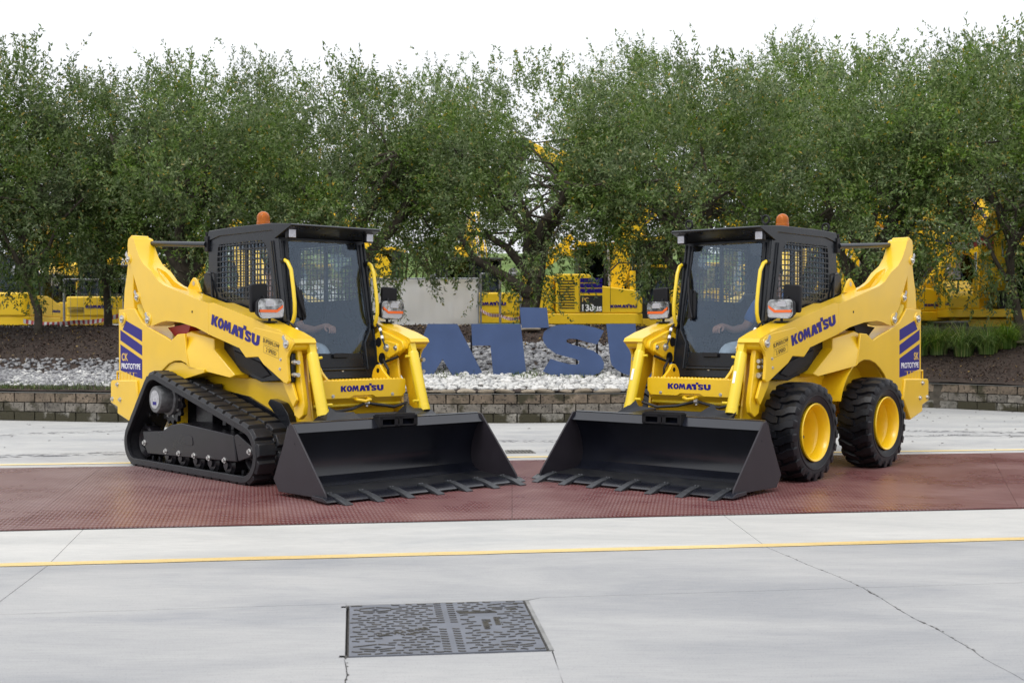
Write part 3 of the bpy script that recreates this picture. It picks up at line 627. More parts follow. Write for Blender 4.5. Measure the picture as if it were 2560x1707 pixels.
def scatter(name, n, fx, d0, d1, smin, smax_, m, seed, parent, lift=.25, dens=None):
    r_ = np.random.RandomState(seed); V = []; F = []; off = 0; k = 0
    while k < n:
        x = r_.uniform(*fx); d = r_.uniform(d0, d1); y = wall_y(x)+.06+d; dd = wdist(x, y)
        k += 1
        if dd > d1 or dd < .05 or (dens and r_.rand() > dens(x, dd)): continue
        v, f = SB[r_.randint(6)]; sc = r_.uniform(smin, smax_); a = r_.uniform(0, 6.28); c_, s_ = math.cos(a), math.sin(a); t = r_.uniform(-.4, .4)
        w = v*sc; w = np.stack([w[:, 0]*c_-w[:, 1]*s_, w[:, 0]*s_+w[:, 1]*c_, w[:, 2]+w[:, 0]*t*.5], 1) + (x, y, hprof(dd, x)+sc*lift)
        V.append(w); F.append(f+off); off += len(v)
    V = np.concatenate(V); F = np.concatenate(F); me = bpy.data.meshes.new(name); me.vertices.add(len(V)); me.vertices.foreach_set('co', V.ravel()); me.loops.add(F.size); me.loops.foreach_set('vertex_index', F.ravel().astype(np.int32)); me.polygons.add(len(F)); me.polygons.foreach_set('loop_start', np.arange(0, F.size, 3, dtype=np.int32)); me.update(); me.polygons.foreach_set('use_smooth', [True]*len(F))
    o = put(name, me, m, parent); o['kind'] = 'stuff'; return o
bed = bpy.data.objects['planting_bed']
scatter('white_pebbles', 5200, (-4.6, 4.4), .16, 1.0, .030, .058, M['peb_w'], 1, None)
scatter('grey_pebbles', 7000, (-4.6, 5.0), .85, 2.15, .035, .062, M['peb_g'], 2, None, dens=lambda x, d: 1 if d < 1.8 else .5)
scatter('grey_pebbles', 9500, (-13, -4.4), .30, 1.45, .024, .050, M['peb_g'], 3, None, dens=lambda x, d: 1 if d < 1.15+.2*math.sin(x*2) else .3)
scatter('white_pebbles', 900, (-7.4, -4.4), .30, 1.0, .026, .046, M['peb_w'], 4, None, dens=lambda x, d: .7)
# the largest cobbles stand one by one
rs = random.Random(9); smes = []
for v, f in SB2:
    me = bpy.data.meshes.new('cobble'); me.from_pydata(v.tolist(), [], f.tolist()); finish(me, True, 60); me.materials.append(M['peb_w']); smes.append(me)
for k in range(210):
    x = rs.uniform(-2.3, 2.6); y = wall_y(x)+.10+rs.uniform(.02, .85); d = wdist(x, y); sc = rs.uniform(.04, .07)
    o = bpy.data.objects.new('cobble', smes[rs.randrange(8)]); col.objects.link(o); o.parent = bed; o.location = (x, y, hprof(d, x)+sc*.45); o.scale = (sc,)*3; o.rotation_euler = (rs.uniform(-.4, .4), rs.uniform(-.4, .4), rs.uniform(0, 6))
sm2 = []
for v, f in SB2:
    me = bpy.data.meshes.new('rim_stone'); me.from_pydata((v*(1, .9, .55)).tolist(), [], f.tolist()); finish(me, True, 50); me.materials.append(M['rim_stone']); sm2.append(me)
x = -4.7
while x < 3.3:
    sc = rs.uniform(.07, .13); y = wall_y(x)+.10
    o = bpy.data.objects.new('rim_stone', sm2[rs.randrange(8)]); col.objects.link(o); o.parent = bed; o.location = (x, y, .412+sc*.15); o.scale = (sc*1.25, sc*.8, sc); o.rotation_euler = (0, rs.uniform(-.1, .1), rs.uniform(-.3, .3)); x += sc*rs.uniform(1.9, 2.6)
for k in range(16):     # flat stones at the crest
    x = rs.choice((rs.uniform(-10.5, -8.2), rs.uniform(.1, 1.2), rs.uniform(7.6, 9.0))); y = wall_y(x)+3.0+rs.uniform(-.15, .15); sc = rs.uniform(.15, .28)
    o = bpy.data.objects.new('rim_stone', sm2[rs.randrange(8)]); col.objects.link(o); o.parent = bed; o.location = (x, y, terr_z(x, y)+.04); o.scale = (sc, sc*.7, sc*.5); o.rotation_euler = (0, 0, rs.uniform(-1, 1))

def quads_obj(name, C, D, W, m, parent=None, Nrm=None):
    """rhombic leaf faces: C base points, D length vectors, W half-width vectors"""
    V = np.stack([C, C+D*.45+W, C+D, C+D*.45-W], 1).reshape(-1, 3).astype(np.float32); n = len(C)
    me = bpy.data.meshes.new(name); me.vertices.add(4*n); me.vertices.foreach_set('co', V.ravel()); me.loops.add(4*n); me.loops.foreach_set('vertex_index', np.arange(4*n, dtype=np.int32)); me.polygons.add(n); me.polygons.foreach_set('loop_start', np.arange(0, 4*n, 4, dtype=np.int32)); me.update()
    me.materials.append(m); return me
def leaf_mat(name, cols, trans=.35, rough=.5):
    m = bpy.data.materials.new(name); m.use_nodes = True; nt = m.node_tree; nt.nodes.clear(); L = nt.links
    o = nt.nodes.new('ShaderNodeOutputMaterial'); g = nt.nodes.new('ShaderNodeNewGeometry'); r = nt.nodes.new('ShaderNodeValToRGB')
    els = r.color_ramp.elements
    for i, (p, c) in enumerate(cols):
        e_ = els[i] if i < 2 else els.new(p); e_.position = p; e_.color = (*c, 1)
    L.new(g.outputs['Random Per Island'], r.inputs[0])
    d = nt.nodes.new('ShaderNodeBsdfPrincipled'); d.inputs['Roughness'].default_value = rough; d.inputs['Specular IOR Level'].default_value = .4; t = nt.nodes.new('ShaderNodeBsdfTranslucent'); mx = nt.nodes.new('ShaderNodeMixShader'); mx.inputs[0].default_value = trans
    oi = nt.nodes.new('ShaderNodeObjectInfo'); ns = nt.nodes.new('ShaderNodeTexNoise'); ns.inputs['Scale'].default_value = 1.6; ns.inputs['Detail'].default_value = 3; L.new(g.outputs['Position'], ns.inputs[0])
    hs = nt.nodes.new('ShaderNodeHueSaturation'); m1 = nt.nodes.new('ShaderNodeMapRange'); m1.inputs[1].default_value = .35; m1.inputs[2].default_value = .65; m1.inputs[3].default_value = .78; m1.inputs[4].default_value = 1.22; L.new(ns.outputs[0], m1.inputs[0]); L.new(m1.outputs[0], hs.inputs['Saturation'])
    m2 = nt.nodes.new('ShaderNodeMapRange'); m2.inputs[3].default_value = .82; m2.inputs[4].default_value = 1.15; L.new(oi.outputs['Random'], m2.inputs[0]); L.new(m2.outputs[0], hs.inputs['Value']); L.new(r.outputs[0], hs.inputs['Color'])
    L.new(hs.outputs[0], d.inputs['Base Color']); L.new(hs.outputs[0], t.inputs[0]); L.new(d.outputs[0], mx.inputs[1]); L.new(t.outputs[0], mx.inputs[2]); L.new(mx.outputs[0], o.inputs[0]); return m
# mulch chips
rn = np.random.RandomState(5); n = 60000
cx = rn.uniform(-13, 12, n); cy = np.array([wall_y(a) for a in cx])+.1+rn.uniform(.2, 4.0, n)
cd = np.array([wdist(a, b) for a, b in zip(cx, cy)]); keep = np.where((cd > 1.65) | (cx > 4.5) | ((cx < -4.6) & (cd > 1.2)), True, False); cx, cy, cd = cx[keep], cy[keep], cd[keep]; n = len(cx)
C = np.stack([cx, cy, np.array([hprof(d, 0) for d in cd])+rn.uniform(.0, .03, n)], 1); a = rn.uniform(0, 6.28, n); l_ = rn.uniform(.018, .055, n)
D = np.stack([np.cos(a)*l_, np.sin(a)*l_, rn.uniform(-.02, .035, n)], 1); W = np.stack([-np.sin(a)*l_*.22, np.cos(a)*l_*.22, rn.uniform(-.01, .01, n)], 1)
M['chips'] = leaf_mat('mulch_chip', [(0, (.018, .010, .008)), (1, (.20, .15, .12)), (.5, (.045, .028, .022)), (.9, (.085, .055, .045)), (.985, (.30, .20, .05))], 0.0, .9)
o = put('bark_chips', quads_obj('bark_chips', C, D, W, M['chips'])); o['kind'] = 'stuff'
# low grass: strip behind the wall and weeds in the pebbles
def grass(name, pts, hmin, hmax, lean, m, seed, w=.006):
    r_ = np.random.RandomState(seed); n = len(pts); h = r_.uniform(hmin, hmax, n); a = r_.uniform(0, 6.28, n); D = np.stack([np.cos(a)*h*lean, np.sin(a)*h*lean, h], 1); W = np.stack([-np.sin(a)*w, np.cos(a)*w, 0*h], 1); return put(name, quads_obj(name, np.array(pts), D, W, m))
M['grass'] = leaf_mat('grass_blade', [(0, (.05, .09, .015)), (1, (.20, .22, .07)), (.6, (.09, .14, .03))], .3)
pts = []
for k in range(3500):
    x = rs.uniform(-11, -4.6); y = wall_y(x)+.1+rs.uniform(.03, .35); pts.append((x, y, terr_z(x, y) if k % 5 == 0 else .43))
for k in range(350):
    x = rs.choice((rs.gauss(-.75, .22), rs.gauss(0.2, .15), rs.gauss(1.0, .3))); y = wall_y(x)+.1+rs.uniform(.55, .9); pts.append((x, y, terr_z(x, y)+.02))
grass('low_grass', pts, .03, .085, .6, M['grass'], 3)['kind'] = 'stuff'

# ------------------------------------------------------------------ the big blue letters
sg = thing('blue_letter_sign', 'row of tall slate blue panel letters standing in the white pebbles', 'sign', (0, 18.0, .60))
SX, SH = 1.9, .765
lx0 = -1.35 - (2.04)*SX*SH + .79*SX*SH*0      # x where glyph unit 0 falls, A centre at 2.445
# A centre px 1114 -> X -0.96
lx0 = -0.958 - 2.445*SX*SH*1.0
for k, spl in GL.items():
    me = curve_mesh('letter', [[(lx0+x*SX*SH, y*SH) for x, y in s] for s in spl], .03)
    xf = frame_mat((0, 0 if k != 'dot' else -.02, 0), (1, 0, 0), (0, 0, 1))
    o = put_xf('letter' if k != 'dot' else 'accent_square', me, xf, M['sign_blue'], sg, smooth=False)
for ux in (.1, .9, 1.4, 2.1, 2.2, 2.7, 3.1, 3.75, 3.95, 4.2, 4.65):
    mb = MB(); mb.box((lx0+ux*SX*SH, .05, .15), (.03, .03, .9)); mb.box((lx0+ux*SX*SH, .18, .0), (.02, .3, .02), Matrix.Rotation(R(-50), 3, 'X'))
    mb.build('support_post', M['black'], sg)

# ------------------------------------------------------------------ the two loaders
LOGO = {w: logo_mesh(w, .0015) for w in (.82, .43)}
LOGO[.82].transform(Matrix.Identity(4))
def lettering(parent, width, origin, xdir, ydir, name='lettering'):
    me = LOGO[width].copy(); return put_xf(name, me, frame_mat(origin, xdir, ydir), M['blue'], parent, smooth=False)
def words(parent, body, size, origin, xdir, ydir, m, align='CENTER', bold=0.0, name='printed_words', depth=.001):
    me = text_mesh(body, size, depth, align, bold); return put_xf(name, me, frame_mat(origin, xdir, ydir), m, parent, smooth=False)
def hexbolt(mb, c, axis, r, s=1):
    mb.lathe([(0, r*1.5), (s*r*.25, r*1.5)], c, axis, 16, True); mb.lathe([(s*r*.2, r), (s*r*1.1, r*.95)], c, axis, 6, True)
def bolt(parent, pts, axis, r, s=1, name='bolt'):
    for c in pts:
        mb = MB(); hexbolt(mb, c, axis, r, s); mb.build(name, M['steel'], parent)

ARM_OUT = [(-1.68, 2.10), (-1.665, 2.155), (-1.62, 2.175), (-1.55, 2.155), (-1.50, 2.07), (-1.43, 1.975), (-1.34, 1.90), (-1.17, 1.825), (-1.04, 1.735), (-.92, 1.69), (-.74, 1.65), (-.36, 1.565), (-.09, 1.51), (.0, 1.515), (.65, 1.375), (1.14, 1.255), (1.29, 1.205),
           (1.31, 1.175), (1.25, 1.135), (1.18, 1.09), (1.05, 1.07), (.80, 1.08), (.42, 1.13), (.10, 1.20), (-.02, 1.225), (-.31, 1.30), (-.60, 1.345), (-.87, 1.362), (-.98, 1.352), (-1.17, 1.315), (-1.24, 1.335), (-1.29, 1.42), (-1.38, 1.52), (-1.47, 1.67), (-1.55, 1.80), (-1.62, 1.90), (-1.67, 2.0)]
ARM_SKIRT = [(.42, 1.14), (.55, 1.045), (.75, 1.055), (.83, .995), (1.0, .92), (1.14, .855), (1.19, .845), (1.215, .87), (1.20, .97), (1.195, 1.06), (1.22, 1.10), (1.27, 1.14), (1.285, 1.19), (1.1, 1.25), (.7, 1.30)]
LEG = [(1.02, 1.14), (1.22, 1.14), (1.25, 1.05), (1.27, .92), (1.30, .80), (1.325, .68), (1.31, .60), (1.25, .56), (1.18, .59), (1.15, .72), (1.10, .84), (1.00, .93), (.9, 1.02), (.88, 1.12)]
LEG2 = [(1.02, 1.12), (1.14, 1.10), (1.17, .90), (1.20, .75), (1.24, .52), (1.10, .48), (1.02, .70), (.92, .95), (.9, 1.1)]
PANEL = [(-1.88, 1.48), (-1.54, 1.485), (-1.46, 1.42), (-1.37, 1.35), (-1.18, 1.285), (-.90, 1.215), (-.79, 1.18), (-.66, 1.24), (-.53, 1.245), (-.50, 1.10), (-.45, .945),
         (-.50, .975), (-.60, .998), (-.72, .995), (-.84, .965), (-.95, .91), (-1.04, .85), (-1.10, .78), (-1.14, .70), (-1.3, .62), (-1.5, .60), (-1.88, .62)]
YAW = {0: -47.85, 1: -131.21}; POS = {0: (-2.094, 11.297), 1: (2.354, 11.541)}

def build_loader(kind, label, loc, yaw):
    T = thing('compact_track_loader' if kind == 'track' else 'skid_steer_loader', label, 'loader', (*loc, 0), R(yaw))
    Y, K = M['yellow'], M['cab']
    near = -1 if kind == 'track' else 1
    # --- chassis tub
    mb = MB()
    mb.prism([(-1.75, .50), (-1.60, .34), (.95, .30), (1.12, .46), (1.14, .66), (.98, .86), (.70, .85), (.40, .84), (-.30, .98), (-1.75, 1.25)], -.43, .43)
    mb.build('chassis', Y, T, .012)
    MB().prism([(-1.84, .62), (-1.84, 1.44), (-1.52, 1.46), (-1.36, 1.30), (-1.15, 1.20), (-.85, 1.14), (-.56, 1.14), (-.47, 1.02), (-.52, .99), (-.62, 1.008), (-.75, 1.0), (-.9, .955), (-1.02, .875), (-1.10, .785), (-1.14, .68), (-1.2, .62)], -.64, .64).build('engine_hood', Y, T, .01)
    MB().prism([(-1.35, 1.10), (-1.25, 1.40), (-.60, 1.42), (-.50, 1.05)], -.40, .40).build('grille_dark_fill', M['plastic'], T, .02)  # grille block extended in black so the gap under the arm looks dark
    for s in (-1, 1):
        # rear side panel with decals
        pn = MB().prism(PANEL, s*.652, s*.677).build('side_panel', Y, T, .006)
        for poly in ([(-1.715, 1.368), (-1.37, 1.278), (-1.37, 1.168), (-1.79, 1.282)], [(-1.84, 1.278), (-1.37, 1.130), (-1.37, 1.035), (-1.84, 1.178)], [(-1.84, 1.138), (-1.37, .998), (-1.37, .815), (-1.50, .828), (-1.84, .885)]):
            MB().prism(poly, s*.6772, s*.6785).build('decal_stripe', M['blue'], pn, smooth=False)
        xd = (-s, 0, 0)
        code = 'CK' if kind == 'track' else 'SK'
        # words start at the rear edge on the right side, end at it on the left side
        al = 'LEFT' if s < 0 else 'RIGHT'
        words(pn, code, .098, (-1.81, s*.680, 1.012), xd, (0, 0, 1), M['gold_print'], al, .0030)
        words(pn, 'PROTOTYPE', .074, (-1.815, s*.680, .925), xd, (0, 0, 1), M['white_print'], al, .0009)
        # fairing ahead of the panel
        fv = [(-.79, s*.677, 1.18), (-.50, s*.672, 1.085), (-.45, s*.672, .945), (.16, s*.60, .865), (.20, s*.58, .89), (-.13, s*.60, 1.10), (-.13, s*.60, 1.20), (-.56, s*.60, 1.265),
              (-.79, s*.44, 1.20), (-.50, s*.42, .93), (.16, s*.42, .85), (.20, s*.42, .89), (-.13, s*.42, 1.12), (-.13, s*.42, 1.22), (-.56, s*.42, 1.28)]
        ff = [(0, 1, 7), (1, 5, 6, 7), (1, 2, 3), (1, 3, 4, 5), (2, 9, 10, 3), (3, 10, 11, 4), (4, 11, 12, 5), (5, 12, 13, 6), (6, 13, 14, 7), (7, 14, 8, 0), (8, 9, 2, 1, 0), (8, 14, 13, 12, 11, 10, 9)]
        MB().add(fv, ff).build('arm_support_fairing', Y, T, .008, ang=25)
        # side intake panel behind the arm
        MB().prism([(-.22, 1.21), (.45, 1.12), (.60, 1.05), (.84, .86), (.50, .835), (-.10, .975)], s*.435, s*.50).build('intake_panel', M['black'], T, .006)
        MB().prism([(.05, 1.10), (.50, 1.00), (.66, .90), (.52, .87), (.10, .98)], s*.50, s*.512).build('intake_louvre', M['plastic'], T, .004)
        # inner wheel arch
        if kind == 'wheel':
            ring = MB(); a_ = arc(-.69, .44, .54, .56, 20, 170, 16)
            ring.loft([[(x, s*.652, z), (x, s*.43, z), (x, s*.43, z+.02), (x, s*.652, z+.02)] for x, z in a_]); ring.build('wheel_arch', Y, T)
        else:
            MB().prism([(-1.15, .78), (-1.05, .88), (-.90, .955), (-.75, .985), (-.6, .985), (-.45, .945), (-.2, .93), (-.2, .90), (-1.1, .74)], s*.43, s*.66).build('mudguard', Y, T, .004)
        # counterweight wing
        cw = MB().prism([(-1.46, .80), (-2.0, .785), (-2.02, .76), (-2.02, .56), (-1.87, .525), (-1.87, .46), (-1.58, .39), (-1.42, .60)], s*.48, s*.70).build('counterweight', Y, T, .012)
        bolt(cw, [(-1.86, s*.70, .745), (-1.975, s*.70, .60), (-1.80, s*.70, .60)], 'y', .016, s)
        hr = MB(); hr.tube([(-1.48, s*.67, .79), (-1.48, s*.67, .868), (-1.93, s*.67, .868), (-1.93, s*.67, .79)], .009, 8)
        for k in range(5): hr.box((-1.55-.075*k, s*.665, .83), (.014, .03, .08))
        hr.build('guard_rail', Y, T)
        # rear vertical link
        lk = MB().prism([(-1.71, 1.97), (-1.755, 1.80), (-1.80, 1.66), (-1.82, 1.48), (-1.58, 1.48), (-1.615, 1.62), (-1.60, 1.76), (-1.60, 1.90)], s*.57, s*.655).build('lift_link', Y, T, .008)
        MB().tube([(-1.42, s*.60, 1.22), (-1.52, s*.60, 1.52)], .052, 16).build('lift_cylinder', M['yellow_cyl'], T)
        if True:
            MB().prism([(-1.12, 1.30), (-.66, 1.34), (-.74, 1.22), (-.98, 1.22)], s*.44, s*.54).build('rear_crossmember', M['red'] if kind == 'track' else M['plastic'], T)
        # loader arm
        am = MB().prism(ARM_OUT, s*.476, s*.6765).build('loader_arm', Y, T, .014)
        MB().prism(ARM_SKIRT, s*.650, s*.6785).build('outer_skirt', Y, am, .006)
        MB().prism(LEG2, s*.452, s*.474).build('arm_leg', Y, am, .006)
        MB().prism(LEG, s*.560, s*.605).build('arm_leg', Y, am, .008)
        wb = [(1.30, 1.0), (1.31, .92), (1.345, .80), (1.355, .68), (1.33, .61), (1.29, .60), (1.25, .75), (1.15, .95)]
        # gusset below skirt
        MB().prism([(1.02, .93), (1.20, .86), (1.27, .72), (1.22, .66), (1.10, .80)], s*.615, s*.64).build('leg_gusset', Y, am, .005)
        # pocket sunk into the arm top
        ax_ = [p[0] for p in ARM_OUT[3:16]]; az_ = [p[1] for p in ARM_OUT[3:16]]
        rings = []
        for i in range(19):
            t = i/18; x = -1.27+.60*t; e_ = max(.03, math.sin(math.pi*t)**.55); zt = float(np.interp(x, ax_, az_)); hw = .058*e_; dp = .10*e_; yc_ = s*.572
            rings.append([(x, yc_-hw, zt+.08), (x, yc_-hw, zt-dp*.7), (x, yc_-hw*.6, zt-dp), (x, yc_+hw*.6, zt-dp), (x, yc_+hw, zt-dp*.7), (x, yc_+hw, zt+.08)])
        cut = MB().loft(rings).build('cutter', Y, None, smooth=False); cut.matrix_world = Matrix.Identity(4)
        am.modifiers.clear(); am.parent = None; bo_m = am.modifiers.new('b', 'BOOLEAN'); bo_m.object = cut; bo_m.operation = 'DIFFERENCE'; bo_m.solver = 'EXACT'
        dg_ = bpy.context.evaluated_depsgraph_get(); nme_ = bpy.data.meshes.new_from_object(am.evaluated_get(dg_)); am.modifiers.clear(); am.data = nme_; finish(nme_, True, 35); am.parent = T
        bv_ = am.modifiers.new('bevel', 'BEVEL'); bv_.width = .012; bv_.segments = 2; bv_.limit_method = 'ANGLE'; bv_.angle_limit = R(40)
        bpy.data.objects.remove(cut)
        pk = rounded([(-1.26, 1.86), (-1.17, 1.84), (-.92, 1.72), (-.66, 1.665), (-.80, 1.655), (-1.06, 1.72), (-1.20, 1.80)], .04)
        # knuckle cross pipe and inner cheek
        MB().tube([(1.235, s*.47, 1.155), (1.235, s*.66, 1.155)], .043, 20).build('pivot_tube', Y, am)
        ck = rounded([(.82, 1.02), (.80, 1.22), (.92, 1.28), (1.24, 1.18), (1.26, 1.12), (1.10, 1.02), (.98, .96)], .04)
        cheek = MB().prism(ck, s*.435, s*.478).build('inner_cheek', Y, am, .006)
        MB().prism(rounded([(.98, 1.10), (1.02, 1.19), (1.20, 1.16), (1.22, 1.09), (1.08, 1.03)], .02), s*.405, s*.436).build('pivot_plate', Y, am, .005)
        bolt(am, [(1.06, s*.405, 1.125)], 'y', .022, -s); bolt(am, [(1.185, s*.405, 1.125)], 'y', .014, -s)
        mb = MB(); mb.lathe([(0, .042), (.004, .042)], (.90, s*.4335, 1.17), 'y', 20, True); mb.lathe([(0, .05), (.004, .05)], (.95, s*.4335, 1.03), 'y', 20, True); mb.build('cheek_hole', M['plastic'], am)
        # bosses and pins
        for (x, z, r) in ((1.195, 1.165, .030), (-1.235, 1.375, .032), (-1.46, 1.59, .026), (-1.645, 1.96, .026)):
            MB().lathe([(0, r*1.9), (s*.010, r*1.75)], (x, s*.674, z), 'y', 24, True).build('pin_boss', Y, am)
            mb = MB(); mb.lathe([(s*.008, r*1.15), (s*.022, r*1.1)], (x, s*.674, z), 'y', 20, True); mb.lathe([(s*.02, r*.5), (s*.034, r*.5)], (x, s*.674, z), 'y', 6, True)
            mb.box((x-.03, s*.684, z+.035), (.075, .008, .03), Matrix.Rotation(R(48), 3, 'Y')); mb.build('pivot_pin', M['steel'], am)
        MB().lathe([(0, .062), (s*.012, .058)], (-1.775, s*.677, 1.385), 'y', 24, True).build('pin_boss', Y, T)
        mb = MB(); mb.lathe([(s*.01, .038), (s*.024, .036)], (-1.775, s*.677, 1.385), 'y', 20, True); mb.lathe([(s*.02, .016), (s*.036, .016)], (-1.775, s*.677, 1.385), 'y', 6, True); mb.build('pivot_pin', M['steel'], T)
        mb = MB(); mb.lathe([(0, .011), (s*.002, .011)], (-.38, s*.677, 1.44), 'y', 14, True); mb.build('arm_hole', M['plastic'], am)
        for q in ((1.10, 1.04), (1.09, .965)): bolt(am, [(q[0], s*.678, q[1])], 'y', .009, s)
        MB().tube([(-1.62, s*.50, 2.155), (-1.62, s*.66, 2.155)], .036, 16).build('tower_tube', Y, am)
        # weld seam strip on the arm
        MB().prism([(-.095, 1.235), (-.088, 1.235), (-.088, 1.512), (-.095, 1.512)], s*.6765, s*.6775).build('weld_seam', Y, am, smooth=False)
        # lifting lug behind the cab
        MB().prism(rounded([(-.84, 1.64), (-.75, 1.73), (-.70, 1.765), (-.64, 1.73), (-.56, 1.62)], .02), s*.475, s*.495).build('lifting_lug', Y, am, .003)
        MB().lathe([(0, .022), (s*.002, .022)], (-.695, s*.495, 1.705), 'y', 14, True).build('lug_hole', M['steel'], am)
        # logo on the arm
        ang = math.atan2(-.235, 1.0); dx_ = Vector((math.cos(ang), 0, math.sin(ang))) * (-s)
        lettering(am, .82, (.375, s*.6800, 1.277), dx_, (math.sin(ang)*-1*0, 0, 1))
        for body, zc in (('SUPERFLOW', 1.168), ('2 SPEED', 1.100)):
            dv = Vector((1, 0, -.215)).normalized() * (-s); o_ = Vector((.955, s*.6795, zc + .0))
            words(am, body, .046, o_ + Vector((0, s*.001, 0)), dv, (0, 0, 1), M['dark_print'], 'CENTER', .0003)
            u = Vector((1, 0, -.215)).normalized(); w = Vector((0, 0, 1)); fm_ = MB()
            for (c_, du, dw) in ((w*.0285, .118, .0012), (-w*.0285, .118, .0012)):
                p = o_ + c_; q = [p-u*du-w*dw, p+u*du-w*dw, p+u*du+w*dw, p-u*du+w*dw]; fm_.add([x + Vector((0, s*.0008, 0)) for x in q], [(0, 1, 2, 3)])
            for t in (-.118, .118):
                p = o_+u*t; q = [p-u*.0012-w*.0285, p+u*.0012-w*.0285, p+u*.0012+w*.0285, p-u*.0012+w*.0285]; fm_.add([x + Vector((0, s*.0008, 0)) for x in q], [(0, 1, 2, 3)])
            fm_.build('label_outline', M['dark_print'], am, smooth=False)
        # strut from tower to cab
        MB().tube([(-1.56, s*.49, 2.115), (-.52, s*.46, 2.055)], .026, 14).build('stay_rod', K, T)
        mb = MB(); mb.box((-.52, s*.44, 2.06), (.06, .05, .14)); mb.tube([(-.53, s*.45, 2.13), (-.53, s*.45, 2.17)], .012, 8); mb.build('stay_bracket', M['plastic'], T, .004)
        # tilt cylinder
        top = Vector((1.275, s*.508, 1.145)); bot = Vector((1.455, s*.508, .595)); d = (bot-top).normalized()
        tc_ = MB(); tc_.tube([top+d*.055, top+d*.058, top+d*.075, bot-d*.05, bot-d*.048, bot+d*.0], [.030, .042, .047, .047, .050, .050], 28); tc_.box(top+d*.02, (.05, .052, .12), Matrix.Rotation(R(-18), 3, 'Y'))
        tcy = tc_.build('tilt_cylinder', M['yellow_cyl'], T)
        MB().tube([bot, bot+d*.13], .019, 14).build('piston_rod', M['chrome'], tcy)
        MB().tube([bot-d*.09+Vector((0, -s*.04, 0)), bot-d*.09+Vector((0, -s*.10, 0))], .011, 10).build('port_fitting', M['yellow_cyl'], tcy); MB().tube([top+d*.1+Vector((0, -s*.04, 0)), top+d*.1+Vector((0, -s*.085, .005))], .011, 10).build('port_fitting', M['yellow_cyl'], tcy)
        if kind == 'wheel':
            p = top+d*.28; w_ = Vector((d.z, 0, -d.x))*1; MB().box(p+Vector((.046, 0, .014)), (.002, .022, .10), Matrix.Rotation(R(-18), 3, 'Y')).build('paper_label', M['white_print'], tcy)
        # couplings between leg and skirt
        if kind == 'track':
            MB().box((1.19, s*.63, .975), (.06, .035, .235)).build('coupler_plate', M['black'], T, .008)
            zs = (1.02, .92)
        else: zs = (1.02, .975, .905)
        for i, z in enumerate(zs):
            mb = MB(); x0 = 1.19 if kind == 'track' else 1.13; r0 = .017 if i == 0 or kind == 'track' else (.014, .014, .022)[i]
            yy = s*(.632 if kind == 'track' else .625)
            mb.lathe([(0, r0*.9), (.02, r0*.9), (.021, r0*1.1), (.05, r0*1.1), (.051, r0*.8), (.06, r0*.8), (.061, r0), (.10, r0)], (x0, yy, z), 'x', 16, True); mb.build('quick_coupling', M['steel'], T)
        # headlight, bracket, mirror
        hl = MB(); hp = rounded([(-.125, -.075), (.09, -.085), (.125, -.05), (.125, .06), (.10, .085), (-.10, .085), (-.125, .06)], .03)
        hc = (s*.62, 1.452); xf = frame_mat((.855, hc[0], hc[1]), (0, s, 0), (0, 0, 1))
        sh = []
        for t, k in ((-.12, .55), (-.10, .75), (-.03, .97), (0, 1.0)): sh.append([(u*k, v*k, t*(1 if s > 0 else -1)) for u, v in hp])
        hl.loft(sh); hb = put_xf('headlight', hl.mesh('headlight'), xf, M['plastic'], T)
        def lens(name, poly, z, m):
            q = MB().prism(poly, 0, .004 if s > 0 else -.004, 'z'); me = q.mesh(name); return put_xf(name, me, xf @ Matrix.Translation((0, 0, z if s > 0 else -z)), m, hb)
        lens('lens_rim', [(u*.96, v*.95) for u, v in hp], .0, M['chrome_reflection_mix'])
        lens('lamp_bowl', rounded([(-.108, .02), (-.02, -.005), (.10, -.005), (.108, .06), (.085, .072), (-.09, .072), (-.108, .055)], .015), .004, M['chrome_reflection_mix'])
        lens('lamp_bowl', rounded([(-.108, -.0), (-.03, -.028), (.10, -.028), (.10, -.055), (.075, -.072), (-.11, -.064)], .015), .0045, M['lamp_white'])
        lens('indicator_strip', [(-.108, .032), (-.05, -.008), (.108, -.008), (.108, -.030), (-.055, -.030), (-.108, .010)], .009, M['lamp_orange'])
        lens('led_cluster', rounded([(-.02, .066), (.05, .066), (.06, .02), (-.03, .02)], .01), .009, M['lamp_white'])
        MB().lathe([(0, .022), (s*.003, .022)], (.862, hc[0], 1.50), 'x', 12, True).build('lamp_bulb', M['plastic'], hb)
        mb = MB(); mb.box((.80, s*.60, 1.345), (.08, .10, .012)); mb.tube([(.80, s*.60, 1.30), (.80, s*.60, 1.40)], .012, 8); mb.tube([(.80, s*.46, 1.42), (.79, s*.56, 1.40), (.78, s*.62, 1.50), (.76, s*.64, 1.56)], .009, 8); mb.build('lamp_bracket', M['plastic'], T)
        mb = MB(); mb.prism(rounded([(.585, 1.43), (.745, 1.42), (.75, 1.655), (.59, 1.665)], .025) if s > 0 else rounded([(-.585, 1.43), (-.745, 1.42), (-.75, 1.655), (-.59, 1.665)], .025), .715, .755, 'x'); mr = mb.build('wing_mirror', M['plastic'], T, .01)
        # handrail
        mb = MB(); pts = [(.75, s*.43, 1.865), (.80, s*.425, 1.845), (.845, s*.42, 1.78), (.88, s*.42, 1.62), (.90, s*.42, 1.50), (.90, s*.42, 1.42), (.88, s*.42, 1.36), (.85, s*.43, 1.315)]
        mb.tube(pts, .0165, 12); mb.build('handrail', M['yellow_cyl'], T)
        MB().lathe([(0, .026), (-.05, .022)], (.765, s*.43, 1.862), 'x', 12, True).build('rail_mount', M['plastic'], T); MB().lathe([(0, .026), (-.05, .022)], (.86, s*.43, 1.318), 'x', 12, True).build('rail_mount', M['plastic'], T)
